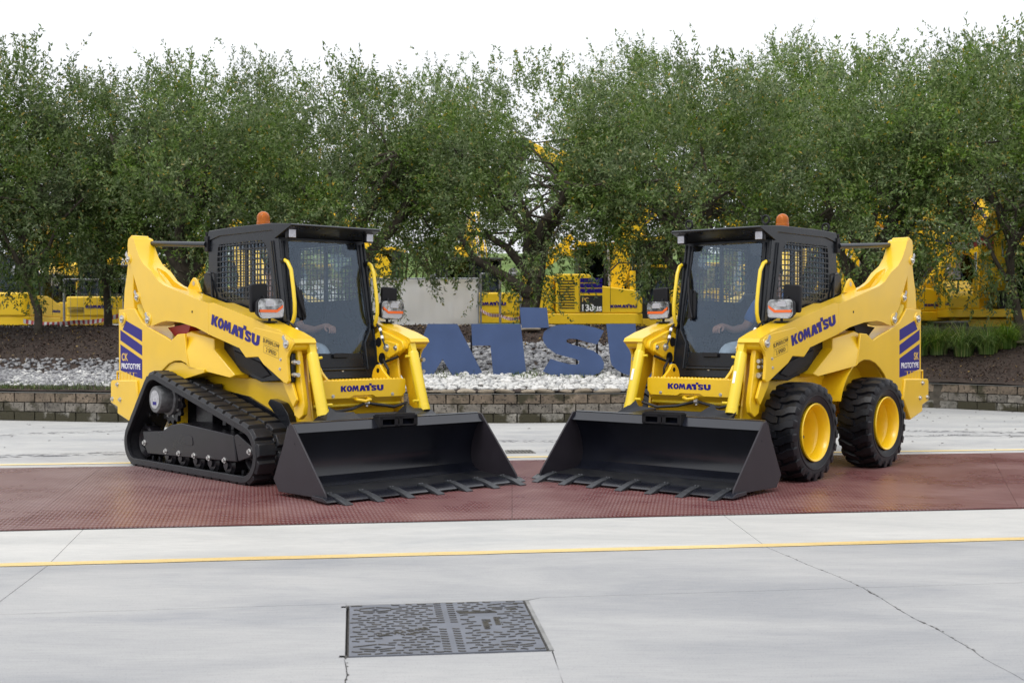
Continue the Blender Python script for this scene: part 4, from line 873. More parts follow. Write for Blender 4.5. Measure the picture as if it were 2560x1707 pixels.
        # work lamp under the visor
        wl = MB().box((.80, s*.395, 2.083), (.05, .085, .085)).build('work_lamp', M['plastic'], T, .008)
        MB().box((.827, s*.395, 2.083), (.006, .068, .068)).build('lamp_lens', M['lamp_white'], wl, .003)
        # eyebolts on the roof
        if kind == 'wheel':
            for x in (.70, -.40):
                mb = MB(); mb.tube([(x + .0, s*.39 + .035*math.cos(a), 2.225+.035*math.sin(a)) for a in [2*math.pi*i/18 for i in range(19)]], .009, 8); mb.tube([(x, s*.39, 2.175), (x, s*.39, 2.195)], .014, 8); mb.build('lifting_eye', M['plastic'], T)
    # --- front crossbeam
    bm_ = MB(); prof = []
    bo = rounded([(-.44, .865), (.44, .865), (.44, .75), (.40, .715), (.13, .715), (.10, .735), (-.10, .735), (-.13, .715), (-.40, .715), (-.44, .75)], .012, 3)
    cb = bm_.prism(bo, 1.262, 1.282, 'x').build('crossbeam', Y, T, .004)
    MB().prism([(1.262, .862), (1.10, .862), (1.02, .80), (1.02, .68), (1.20, .665), (1.262, .715)], -.44, .44).build('beam_body', Y, cb, .006)
    mb = MB()
    for k in range(25):
        for j in range(3): mb.lathe([(0, .013), (.008, .009)], (1.24-.05*j, -.42+.035*k, .862), 'z', 8, True)
    mb.build('step_tread', Y, cb)
    lettering(cb, .43, (1.2835, -.01, .796), (0, 1, 0), (0, 0, 1))
    bolt(cb, [(1.282, .30, .738), (1.282, -.30, .738)], 'x', .010, 1)
    mb = MB(); mb.tube([(1.22, -.07, .715), (1.29, -.06, .70), (1.32, -.0, .69), (1.31, .05, .70), (1.22, .06, .715)], .014, 8); mb.build('towing_eye', Y, cb)
    MB().tube([(1.20, -.44, .655), (1.20, .44, .655)], .014, 12).build('cross_tube', M['yellow_cyl'], T)
    mb = MB(); mb.tube([(1.30, .44, .66), (1.30, .30, .63), (1.27, .15, .655), (1.25, .05, .67)], .013, 8); mb.tube([(1.36, -.44, .655), (1.33, -.30, .615), (1.30, -.12, .63), (1.26, .02, .665)], .013, 8); mb.build('hydraulic_hose', M['hose'], T)
    mb = MB(); mb.tube([(1.255, .03, .668), (1.265, .07, .668)], .018, 8); mb.tube([(1.26, .05, .70), (1.26, .05, .64)], .013, 8); mb.build('hose_fitting', M['steel'], T)
    for s in (-1, 1):
        MB().prism(rounded([(.98, .86), (1.0, .93), (1.05, .98), (1.10, .98), (1.14, .93), (1.24, .86)], .02), s*.30, s*.325).build('bracket_lug', Y, T, .003)
        MB().lathe([(0, .02), (-s*.002, .02)], (1.075, s*.30, .93), 'y', 14, True).build('lug_hole', M['plastic'], T)
        mb = MB(); pth = [(1.02, s*.40, 1.02), (1.08, s*.37, .99), (1.14, s*.36, .94), (1.13, s*.37, .87)]; mb.tube(pth, .012, 8); mb.tube([(1.19, s*.43, 1.05), (1.12, s*.40, 1.02), (1.02, s*.41, 1.0)], .012, 8); mb.build('hydraulic_hose', M['hose'], T)
        mb = MB(); mb.tube([(.82, s*.44, 1.36), (.92, s*.43, 1.30), (.99, s*.41, 1.20), (1.04, s*.405, 1.14)], .010, 8); mb.build('hydraulic_hose', M['hose'], T)
        mb = MB(); mb.tube([(.93, s*.427, 1.29), (.95, s*.423, 1.265)], .013, 8); mb.tube([(.975, s*.415, 1.225), (.99, s*.41, 1.20)], .013, 8); mb.build('hose_sleeve', M['white_print'], T)
    # --- quick coupler and bucket
    mb = MB(); mb.prism([(1.34, .58), (1.42, .60), (1.52, .52), (1.50, .30), (1.46, .14), (1.38, .14), (1.34, .30)], -.42, .42); mb.build('coupler_frame', M['black'], T, .008)
    for yc in (.33, -.43, .50, -.34): 
        pass
    for yc, flip in ((.36, 1), (-.42, 1)):
        mb = MB(); mb.add([(1.50, yc-.20, .555), (1.50, yc+.20, .555), (1.46, yc+.20, .615), (1.47, yc+.02, .625), (1.44, yc-.03, .67), (1.47, yc-.20, .56), (1.60, yc-.16, .545), (1.60, yc+.20, .545)], [(0, 1, 2, 3, 4, 5), (4, 5, 6), (3, 4, 6), (2, 3, 6, 7), (1, 7, 2), (0, 6, 5), (0, 1, 7, 6)]); mb.build('coupler_wedge', M['black'], T, smooth=False)
    bk = MB()
    prof = [(1.655, .568), (1.728, .500), (1.668, .488), (1.618, .42), (1.575, .31), (1.560, .21), (1.575, .14), (1.625, .095), (1.70, .075), (1.80, .066), (2.13, .052)]
    off = [(1.640, .575), (1.66, .57), (1.655, .50), (1.60, .43), (1.555, .31), (1.540, .20), (1.555, .12), (1.615, .075), (1.70, .057), (1.80, .050), (2.13, .040)]
    W = .932
    def strip(mb, a, b_, y0, y1):
        n = len(a); vv = [(x, y0, z) for x, z in a]+[(x, y1, z) for x, z in a]; mb.add(vv, [(i, i+1, i+1+n, i+n) for i in range(n-1)])
    strip(bk, prof, None, -W, W)
    bucket = bk.build('bucket', M['bucket'], T, ang=28)
    q = MB(); n_ = 13; fl = [(1.70, .0755), (1.80, .0665), (2.13, .0525)]; strip(q, fl, None, -W+.002, W-.002); q.build('bucket_floor', M['bucket_floor'], bucket)
    q = MB(); strip(q, off, None, -W, W); q.prism([(1.638, .577), (1.658, .570), (1.655, .545), (1.635, .552)], -W, W); q.prism([(1.44, .14), (1.50, .045), (1.60, .045), (1.54, .13), (1.53, .25), (1.545, .36), (1.62, .50), (1.60, .55)], -W+.003, W-.003); q.build('bucket_back', M['bucket'], bucket, smooth=True)
    for s in (-1, 1):
        sp_ = rounded([(1.655, .570), (1.70, .562), (1.735, .52), (2.135, .085), (2.15, .045), (1.50, .040), (1.425, .135), (1.44, .16)], .008, 2)
        MB().prism(sp_, s*.932, s*.947).build('bucket_side', M['bucket_side'], bucket, .003)
        MB().lathe([(0, .007), (s*.001, .007)], (1.73, s*.9475, .42), 'y', 8, True).build('side_hole', M['plastic'], bucket)
    MB().prism([(2.00, .060), (2.14, .058), (2.215, .030), (2.205, .022), (2.00, .036)], -.975, .975).build('cutting_edge', M['bucket'], bucket, .002)
    for k in range(7):
        yc = .855 - k*.285; mb = MB()
        a = [(2.10, yc-.032, .030), (2.10, yc+.032, .030), (2.10, yc+.032, .072), (2.10, yc-.032, .072)]; a0 = [(2.03, yc-.022, .058), (2.03, yc+.022, .058), (2.03, yc+.022, .074), (2.03, yc-.022, .074)]
        b_ = [(2.20, yc-.030, .018), (2.20, yc+.030, .018), (2.20, yc+.030, .052), (2.20, yc-.030, .052)]; c_ = [(2.315, yc-.034, .010), (2.315, yc+.034, .010), (2.315, yc+.034, .018), (2.315, yc-.034, .018)]
        mb.loft([a0, a, b_, c_]); mb.lathe([(0, .013), (.008, .011)], (2.055, yc+.012, .072), 'z', 8, True); mb.lathe([(0, .013), (.008, .011)], (2.055, yc-.014, .072), 'z', 8, True)
        mb.build('bucket_tooth', M['tooth'], bucket, .003)
    mb = MB(); xf0 = .02
    for zz in (.600,):
        mb.box((1.695, .02, .588), (.095, .37, .014))
    for yy in (-.155, .0, .045, .195): mb.box((1.735, yy, .545), (.014, .035, .08))
    mb.box((1.735, .02, .512), (.014, .36, .014)); mb.box((1.735, .02, .575), (.014, .37, .024))
    for k in range(21): 
        for j in range(3): mb.box((1.665+.03*j, -.15+.017*k, .598), (.018, .007, .012))
    for yy in (-.16, .20): mb.prism([(1.65, .50), (1.74, .50), (1.74, .59), (1.65, .59)], yy-.005, yy+.005)
    mb.build('bucket_step', M['plastic'], bucket, .002)

    # --- cab
    side = [(-.49, 2.14), (.60, 2.14), (.645, 2.05), (.70, 1.75), (.775, 1.40), (.84, 1.10), (.855, .87), (-.30, .87), (-.36, 1.20), (-.55, 1.42), (-.60, 1.62), (-.575, 1.78), (-.515, 1.84)]
    win = rounded([(-.335, 2.045), (.435, 2.045), (.505, 1.96), (.585, 1.64), (.60, 1.55), (-.22, 1.535), (-.385, 1.66), (-.35, 1.98)], .045)
    cabp = None
    fm_o = [(-.445, 0), (.445, 0), (.445, -1.18), (-.445, -1.18)]
    # floor, rear wall, pillars
    mb = MB()
    mb.box((.18, 0, .865), (1.30, .86, .03)); mb.box((-.40, 0, 1.32), (.05, .86, .62), Matrix.Rotation(R(12), 3, 'Y'))
    mb.box((-.50, .36, 1.86), (.06, .15, .50)); mb.box((-.50, -.36, 1.86), (.06, .15, .50)); mb.box((-.50, 0, 2.085), (.06, .88, .07)); mb.box((-.50, 0, 1.62), (.05, .60, .05))
    mb.box((.80, 0, .915), (.03, .84, .09))
    cabp = mb.build('cab_frame', K, T, .006)
    for s in (-1, 1):
        xf = frame_mat((0, s*.425, 0), (1, 0, 0), (0, 0, 1))
        me = curve_mesh('side_frame', [rounded(side, .02, 2), win], .03); put_xf('side_frame', me, xf, K, cabp, .004)
        # groove lines in the front pillar
        for dx2 in (.045, .075):
            mb = MB(); mb.tube([(.645-dx2, s*.443, 2.03), (.70-dx2, s*.443, 1.75), (.775-dx2, s*.443, 1.40), (.82-dx2, s*.443, 1.15)], .008, 6); mb.build('pillar_trim', K, cabp)
        gm = curve_mesh('side_window', [win], .004); put_xf('side_window', gm, frame_mat((0, s*.415, 0), (1, 0, 0), (0, 0, 1)), M['glass_side'], cabp)
        g = MB(); 
        def inside(x, z):
            c = False; n = len(win); j = n-1
            for i in range(n):
                xi, zi = win[i]; xj, zj = win[j]
                if (zi > z) != (zj > z) and x < (xj-xi)*(z-zi)/(zj-zi)+xi: c = not c
                j = i
            return c
        x = -.36
        while x < .60:
            zs_ = [z for z in np.arange(1.52, 2.06, .01) if inside(x, z)]
            if zs_: g.box((x, s*.437, (zs_[0]+zs_[-1])/2), (.0095, .006, zs_[-1]-zs_[0]+.03))
            x += .058
        z = 1.56
        while z < 2.05:
            xs_ = [x for x in np.arange(-.40, .62, .01) if inside(x, z)]
            if xs_: g.box(((xs_[0]+xs_[-1])/2, s*.4375, z), (xs_[-1]-xs_[0]+.03, .006, .0095))
            z += .047
        g.box((.11, s*.41, 1.80), (.035, .02, .55)); g.build('window_guard', K, cabp, smooth=False)
        # dark tinted quarter light behind cab side
        MB().prism(rounded([(-.60, 1.62), (-.58, 1.79), (-.50, 1.80), (-.42, 1.70), (-.36, 1.60), (-.36, 1.50)], .02), s*.445, s*.452).build('rear_quarter_panel', M['black'], cabp)
        MB().tube([(-.52, s*.458, 1.80), (-.44, s*.462, 1.79), (-.42, s*.462, 1.60), (-.40, s*.458, 1.55)], .008, 6).build('grab_wire', K, cabp)
    # rear window guard
    mb = MB()
    for k in range(12): mb.box((-.485, -.275+.05*k, 1.85), (.006, .007, .44))
    for k in range(9): mb.box((-.487, 0, 1.65+.05*k), (.006, .58, .007))
    mb.box((-.48, 0, 1.85), (.02, .03, .44)); mb.build('rear_guard', K, cabp, smooth=False)
    MB().box((-.475, 0, 1.85), (.004, .58, .44)).build('rear_window', M['glass_side'], cabp, smooth=False)
    # roof with visor
    rf = [(-.50, 2.085), (-.51, 2.15), (-.49, 2.178), (-.1, 2.186), (.55, 2.182), (.885, 2.160), (.900, 2.150), (.895, 2.140), (.66, 2.055), (.63, 2.055), (.60, 2.12), (-.3, 2.12)]
    rf_o = MB().prism(rf, -.452, .452).build('roof', K, cabp, .014, seg=3)
    for s in (-1, 1): MB().prism([(.64, 2.05), (.90, 2.145), (.88, 2.15), (.62, 2.09)], s*.440, s*.456).build('visor_flap', K, cabp)
    bk_ = MB(); 
    # front frame: a tilted plate with the door glass in it
    p_top = Vector((.662, 0, 2.055)); p_mid = Vector((.845, 0, 1.08)); up = (p_top-p_mid).normalized()
    Lf = (p_top-p_mid).length
    xf = frame_mat(p_mid, (0, 1, 0), up)   # local x = machine y, local y = up along the glass
    ot = [(-.44, Lf), (.44, Lf), (.445, -.22), (-.445, -.22)]
    gl_h = rounded([(-.352, Lf-.02), (.352, Lf-.02), (.375, .24), (.375, .19), (.30, .07), (.30, -.135), (-.30, -.135), (-.30, .07), (-.375, .19), (-.375, .24)], .012, 2)
    put_xf('front_frame', curve_mesh('front_frame', [ot, gl_h], .035), xf @ Matrix.Translation((0, 0, .0)), K, cabp, .004)
    for s in (-1, 1):
        g_ = MB(); pts = [(s*.385, Lf-.03, .022), (s*.398, .26, .022), (s*.392, .19, .022), (s*.325, .08, .022), (s*.325, -.15, .022)]; g_.tube(pts, .010, 8); put_xf('door_seal', g_.mesh('s'), xf, K, cabp)
        g_ = MB(); g_.tube([(s*.425, Lf-.02, .02), (s*.43, .30, .02), (s*.43, .1, .02)], .012, 8); put_xf('pillar_trim', g_.mesh('s'), xf, K, cabp)
        # knee gusset outside the lower corner
        MB().prism([(.80, 1.24), (.86, 1.20), (.885, .99), (.87, .955), (.80, .90)], s*.425, s*.452).build('knee_gusset', K, cabp, .004)
    dr = put_xf('door', curve_mesh('door', [rounded([(-.345, Lf-.03), (.345, Lf-.03), (.368, .24), (.368, .195), (.292, .065), (.292, -.128), (-.292, -.128), (-.292, .065), (-.368, .195), (-.368, .24)], .01, 2)], .006), xf @ Matrix.Translation((0, 0, .012)), M['glass'], T)
    q = MB(); q.box((0, -.066, .017), (.575, .118, .004)); 
    put_xf('door_sill_band', q.mesh('b'), xf, M['black'], dr, smooth=False)
    q = MB(); q.tube([(-.30, -.148, .02), (.30, -.148, .02)], .012, 8); put_xf('door_bottom_seal', q.mesh('b'), xf, K, cabp)
    q = MB(); q.prism(rounded([(-.08, -.018), (.08, -.018), (.075, .018), (-.075, .018)], .01), .02, .045, 'z'); put_xf('door_handle', q.mesh('h'), xf @ Matrix.Translation((-near*.05, -.028, 0)), M['plastic'], dr)
    for s in (-1, 1):
        q = MB(); q.prism(rounded([(.36, .22), (.27, .12), (.24, .02), (.27, .0), (.31, .03), (.37, .15)], .02) if s > 0 else rounded([(-.36, .22), (-.27, .12), (-.24, .02), (-.27, .0), (-.31, .03), (-.37, .15)], .02), -.02, .006, 'z')
        put_xf('joystick_console', q.mesh('j'), xf, M['plastic'], T)
    # wiper on the viewer's left of the windscreen, motor top right
    ws = -1
    q = MB(); q.tube([(ws*.355, Lf-.32, .04), (ws*.345, .60, .045), (ws*.31, .42, .05), (ws*.27, .30, .05)], .011, 8); q.box((ws*.30, .42, .035), (.022, .28, .02), Matrix.Rotation(R(ws*-8), 3, 'Z')); q.prism(rounded([(ws*.33, .50), (ws*.27, .55), (ws*.25, .30), (ws*.33, .30)], .02), .014, .03, 'z')
    put_xf('wiper', q.mesh('w'), xf, M['plastic'], T)
    q = MB(); q.prism(rounded([(ws*-.22, Lf-.03), (ws*-.34, Lf-.03), (ws*-.33, Lf-.13), (ws*-.235, Lf-.13)], .02), -.03, .0, 'z'); put_xf('wiper_motor', q.mesh('w'), xf, M['plastic'], T)
    # kick panel under the door
    mb = MB().prism([(-.36, .865), (.36, .865), (.345, .968), (-.345, .968)], .862, .885, 'x').build('kick_panel', M['black'], T, .004)
    hexm = MB(); hexbolt(hexm, (.885, near*-.06, .93), 'x', .012, 1); hexm.build('panel_bolt', M['steel'], mb)
    # interior
    st = MB(); st.box((-.10, 0, 1.02), (.46, .48, .12)); st.box((-.33, 0, 1.36), (.12, .46, .62), Matrix.Rotation(R(-10), 3, 'Y')); st.build('seat', M['fabric_dark'], T, .04, seg=3)
    mb = MB(); mb.box((.10, .34, 1.18), (.36, .09, .10)); mb.box((.10, -.34, 1.18), (.36, .09, .10)); mb.build('armrest_console', M['plastic'], T, .02)
    for s in (-1, 1): mb = MB(); mb.tube([(.26, s*.34, 1.22), (.27, s*.34, 1.32)], [.014, .022], 10); mb.build('joystick', M['plastic'], T)
    # beacon
    mb = MB(); mb.lathe([(0, .060), (.012, .062), (.03, .058), (.055, .058)], (-.33, near*-.02, 2.185), 'z', 24, True); bc = mb.build('beacon', M['plastic'], T)
    dome = [(.050, .056), (.056, .063), (.085, .063), (.088, .060)] + [(.124+.060*math.sin(a), .060*math.cos(a)) for a in [R(t) for t in (0, 15, 30, 45, 60, 72, 82, 88)]]
    MB().lathe(dome, (-.33, near*-.02, 2.19), 'z', 28, True).build('beacon_lens', M['amber'], bc)
    MB().lathe([(.05, .02), (.12, .022), (.14, .01)], (-.33, near*-.02, 2.19), 'z', 12, True).build('beacon_reflector', M['chrome_reflection_mix'], bc)

    # --- running gear
    if kind == 'wheel':
        def tyre_mesh(s):
            mb = MB(); Rr, Wd = .405, .155
            prof = [(-.11, .235), (-.135, .25), (-.152, .30), (-.158, .345), (-.150, .375), (-.128, .395), (0, .398), (.128, .395), (.150, .375), (.158, .345), (.152, .30), (.135, .25), (.11, .235)]
            mb.lathe(prof, (0, 0, 0), 'y', 64)
            for yv in (.150, -.150): mb.lathe([(yv, .302), (yv*1.06, .308), (yv*1.06, .316), (yv, .322)], (0, 0, 0), 'y', 64)
            N_ = 21
            for side_ in (-1, 1):
                for k in range(N_):
                    a0 = 2*math.pi*(k + (.5 if side_ > 0 else 0))/N_; w_ = .036
                    path = [(.162, .10, .365, .72), (.150, .09, .405, 1), (.095, .065, .418, 1.05), (.045, -.01, .420, 1.0), (-.012, -.03, .420, .8)]
                    rt, rb_ = [], []
                    rings = []
                    for (yy, da, rr2, wk) in path:
                        yy2 = yy*side_; ang_ = a0 + da*.9
                        dA = w_*wk/.42/1.0; ri = min(rr2-.03, .39)
                        if yy > .16: ri = .345
                        rings.append([((ri)*math.cos(ang_-dA*1.15), yy2, ri*math.sin(ang_-dA*1.15)), (rr2*math.cos(ang_-dA*.8), yy2, rr2*math.sin(ang_-dA*.8)), (rr2*math.cos(ang_+dA*.8), yy2, rr2*math.sin(ang_+dA*.8)), ((ri)*math.cos(ang_+dA*1.15), yy2, ri*math.sin(ang_+dA*1.15))])
                    mb.loft(rings)
            return mb.mesh('tyre', True, 32)
        def rim_mesh():
            mb = MB(); mb.lathe([(.125, .238), (.150, .246), (.158, .240), (.150, .228), (.120, .214), (.06, .210), (.04, .196), (-.02, .190), (-.055, .178), (-.062, .12), (-.030, .11), (-.030, .0)], (0, 0, 0), 'y', 64)
            mb.lathe([(-.15, .236), (-.13, .236), (-.11, .21), (.0, .20)], (0, 0, 0), 'y', 48); return mb.mesh('rim', True, 30)
        tm, rm = tyre_mesh(1), rim_mesh(); tm.materials.append(M['rubber']); rm.materials.append(M['rim'])
        nm = MB()
        for k in range(8): a = 2*math.pi*k/8; nm.lathe([(-.06, .014), (-.036, .013)], (.148*math.cos(a), 0, .148*math.sin(a)), 'y', 6, True)
        nme = nm.mesh('nuts'); nme.materials.append(M['hub'])
        pass
        for x in (.69, -.69):
            for s in (-1, 1):
                w = bpy.data.objects.new('wheel', tm); col.objects.link(w); w.parent = T; w.location = (x, s*.712, .417); w.rotation_euler = (0, (x+s)*.7, 0 if s > 0 else math.pi)
                for nm2, me2 in (('rim', rm), ('wheel_nuts', nme)):
                    r2 = bpy.data.objects.new(nm2, me2); col.objects.link(r2); r2.parent = w
                MB().tube([(x, s*.40, .417), (x, s*.68, .417)], .09, 20).build('axle_hub', M['yellow'], T)
    else:
        def loop_path(off):
            cs = [(-.835, .645, .262), (-1.225, .230, .230), (.745, .262, .262)]
            # convex hull of three circles, going round: sprocket (top) -> rear idler -> front idler
            cs = [(x, z, r+off) for x, z, r in cs]; pts = []
            def tangent(c1, c2):
                (x1, z1, r1), (x2, z2, r2) = c1, c2; dx_, dz_ = x2-x1, z2-z1; d_ = math.hypot(dx_, dz_); ph = math.atan2(dz_, dx_); al = math.acos((r1-r2)/d_)
                return ph - al   # normal angle on the right side of travel (outer side when going counter-clockwise reversed)
            order = [0, 1, 2]    # counter-clockwise in (x,z): top-left, bottom-left, right
            n = 3; tn = [tangent(cs[order[i]], cs[order[(i+1) % n]]) for i in range(n)]
            for i in range(n):
                c = cs[order[i]]; a0, a1 = tn[i-1], tn[i]
                while a1 < a0: a1 += 2*math.pi
                m_ = max(4, int((a1-a0)/R(9)))
                for k in range(m_+1): a = a0+(a1-a0)*k/m_; pts.append((c[0]+c[2]*math.cos(a), c[1]+c[2]*math.sin(a)))
            return pts
        outer, inner = loop_path(-.028), loop_path(-.062)
        def resample(p, n):
            p = p+[p[0]]; L = [0]
            for i in range(1, len(p)): L.append(L[-1]+math.dist(p[i], p[i-1]))
            return [(float(np.interp(L[-1]*k/n, L, [q[0] for q in p])), float(np.interp(L[-1]*k/n, L, [q[1] for q in p]))) for k in range(n)], L[-1]
        for s in (-1, 1):
            mb = MB(); n = len(outer); y0, y1 = s*.455, s*.832
            yr = [y0, y0, y1, y1]
            rings = []
            for (ox, oz), (ix, iz) in zip(outer, inner):
                rings.append([(ix, y0, iz), (ox, y0, oz), (ox, y1, oz), (ix, y1, iz)])
            rings.append(rings[0]); mb.loft(rings, cap=False)
            # raised inner shoulder on the visible edge
            sh_i = loop_path(-.082); rings = [[(ix, s*.79, iz), (qx, s*.80, qz), (qx, s*.835, qz), (ox, s*.836, oz)] for (ox, oz), (ix, iz), (qx, qz) in zip(outer, inner, sh_i)]; rings.append(rings[0]); mb.loft(rings, cap=False)
            P, Ln = resample(outer, 78)
            for k in range(78):
                for row in (0, 1):
                    if k % 2 != row: continue
                    a, b_ = Vector(P[k]), Vector(P[(k+1) % 78]); t = (b_-a).normalized(); nrm = Vector((t.y, -t.x)); c = (a+b_)/2; hl_ = .059
                    # a lug: a block with sloped flanks, two rows side by side
                    yy0, yy1 = (s*.655, s*.83) if row else (s*.46, s*.645)
                    def pt(al, h, y): q = c+t*al+nrm*h; return (q.x, y, q.y)
                    B = [pt(-hl_*1.05, -.004, yy0), pt(hl_*1.05, -.004, yy0), pt(hl_*1.05, -.004, yy1), pt(-hl_*1.05, -.004, yy1)]
                    ye = (yy1-yy0)*.07
                    C_ = [pt(-hl_*.84, .027, yy0+ye), pt(hl_*.74, .027, yy0+ye), pt(hl_*.74, .027, yy1-ye), pt(-hl_*.84, .027, yy1-ye)]
                    mb.loft([B, C_])
                    mb.loft([[pt(-hl_*.5, -.004, s*.635), pt(hl_*.5, -.004, s*.635), pt(hl_*.5, -.004, s*.668), pt(-hl_*.5, -.004, s*.668)], [pt(-hl_*.3, .018, s*.64), pt(hl_*.3, .018, s*.64), pt(hl_*.3, .018, s*.664), pt(-hl_*.3, .018, s*.664)]])
            # guide lugs inside
            Pi, _ = resample(inner, 78)
            for k in range(0, 78, 2):
                a, b_ = Vector(Pi[k]), Vector(Pi[(k+1) % 78]); t = (b_-a).normalized(); nrm = Vector((-t.y, t.x)); c = (a+b_)/2
                for yy in (.60, .68):
                    q = c+nrm*.02; mb.box((q.x, s*yy, q.y), (.03, .03, .05), Matrix.Rotation(-math.atan2(t.y, t.x), 3, 'Y'))
            tr = mb.build('rubber_track', M['track'], T, .004, seg=1)
            MB().prism([(-1.12, .34), (-.72, .365), (-.56, .43), (-.36, .455), (.54, .405), (.60, .185), (-1.02, .135), (-1.08, .20)], s*.47, s*.795).build('track_frame', M['trackframe'], T, .008)
            MB().prism([(.54, .40), (.60, .42), (.82, .33), (.86, .27), (.80, .235), (.62, .19)], s*.52, s*.79).build('idler_fork', M['trackframe'], T, .008)
            MB().prism(rounded([(-.36, .36), (-.16, .35), (-.14, .27), (-.32, .27), (-.36, .30)], .03), s*.795, s*.800).build('cover_patch', M['trackframe'], T, .002)
            for cx_ in (-.66, -.41, -.13, .13, .40):
                mb = MB(); mb.lathe([(s*t_, r_) for t_, r_ in [(-.11, .07), (-.10, .085), (.04, .088), (.055, .07), (.065, .066), (.065, .035), (.085, .035)]], (cx_, s*.70, .142), 'y', 28, True); ro = mb.build('track_roller', M['trackframe'], T)
                bolt(ro, [(cx_-.0, s*.795, .185)], 'y', .017, s)
            for (cx_, cz_, r_) in ((.745, .262, .175), (-1.225, .230, .15)):
                mb = MB(); mb.lathe([(s*t_, q_) for t_, q_ in [(-.09, r_*.95), (-.08, r_), (.03, r_), (.04, r_*.85), (.01, r_*.6), (.05, r_*.35), (.06, r_*.3)]], (cx_, s*.68, cz_), 'y', 36, True); mb.build('idler_wheel', M['trackframe'], T)
            bolt(T, [(.80, s*.79, .285), (-1.08, s*.795, .235)], 'y', .018, s)
            mb = MB(); ns = 16
            rg_ = []
            for k in range(ns*4):
                a = 2*math.pi*k/(ns*4); r_ = (.205, .235, .235, .205)[k % 4]; rg_.append((-.835+r_*math.cos(a), .645+r_*math.sin(a)))
            mb.prism(rg_, s*.62, s*.655); mb.build('sprocket', M['trackframe'], T, .003)
            bolt(T, [(-.835+.165*math.cos(2*math.pi*k/10), s*.655, .645+.165*math.sin(2*math.pi*k/10)) for k in range(10)], 'y', .009, s)
            mb = MB(); mb.lathe([(0, .15), (.04, .15), (.05, .128), (.15, .125), (.165, .118), (.168, .10), (.168, 0)], (0, 0, 0), 'y', 40)
            hubm = mb.mesh('hub'); hubm.transform(Matrix.Translation((-.835, s*.645, .645)) @ Matrix.Scale(s, 4, (0, 1, 0))); hb_ = put('drive_hub', hubm, M['hub'], T)
            MB().lathe([(0, .085), (s*.002, .085)], (-.835, s*.8135, .645), 'y', 28, True).build('hub_cap', mat('hub_cap_face', (.42, .43, .45), .5, metal=.3, var=.25, scale=40), hb_)
            MB().box((-.835, s*.8165, .61), (.07, .002, .03)).build('hub_sticker', M['blue'], hb_)
            MB().box((.10, s*.60, .56), (.06, .06, .22)).build('track_bracket', M['trackframe'], T, .005); MB().box((.24, s*.60, .50), (.05, .06, .16)).build('track_bracket', M['trackframe'], T, .005); MB().box((-.40, s*.50, .62), (.30, .1, .35)).build('track_motor_housing', M['trackframe'], T, .005)
            bolt(T, [(.12, s*.63, .565), (.25, s*.63, .535)], 'y', .016, s)
            MB().prism([(-.9, .30), (-.9, .80), (.2, .70), (.9, .50), (.9, .25)], s*.43, s*.45).build('inner_guard', M['black'], T)
            MB().prism(rounded([(.60, .66), (.64, .70), (.82, .67), (.92, .58), (.96, .48), (.9, .45)], .02), s*.431, s*.50).build('front_tread_guard', M['black'], T, .004)
    return T

L1 = build_loader('track', 'yellow track loader on black rubber tracks, its black bucket lowered toward the centre', POS[0], YAW[0])
L2 = build_loader('wheel', 'yellow skid steer loader on four chunky tyres with yellow rims and black bucket', POS[1], YAW[1])

# ------------------------------------------------------------------ operators
def skin_mesh(name, joints, edges, m, parent, root=0, sub=2):
    me = bpy.data.meshes.new(name); me.from_pydata([j[:3] for j in joints], edges, []); o = bpy.data.objects.new(name, me); col.objects.link(o)
    sk = o.modifiers.new('skin', 'SKIN'); sk.use_smooth_shade = True
    if not me.skin_vertices: 
        pass
    for i, j in enumerate(joints):
        r = j[3] if len(j) > 3 else .05; ry = j[4] if len(j) > 4 else r
        me.skin_vertices[0].data[i].radius = (r, ry); me.skin_vertices[0].data[i].use_root = (i == root)
    su = o.modifiers.new('sub', 'SUBSURF'); su.levels = sub; su.render_levels = sub
    dg = bpy.context.evaluated_depsgraph_get(); nm = bpy.data.meshes.new_from_object(o.evaluated_get(dg)); bpy.data.objects.remove(o); nm.name = name
    nm.polygons.foreach_set('use_smooth', [True]*len(nm.polygons)); nm.materials.clear(); nm.materials.append(m)
    return nm
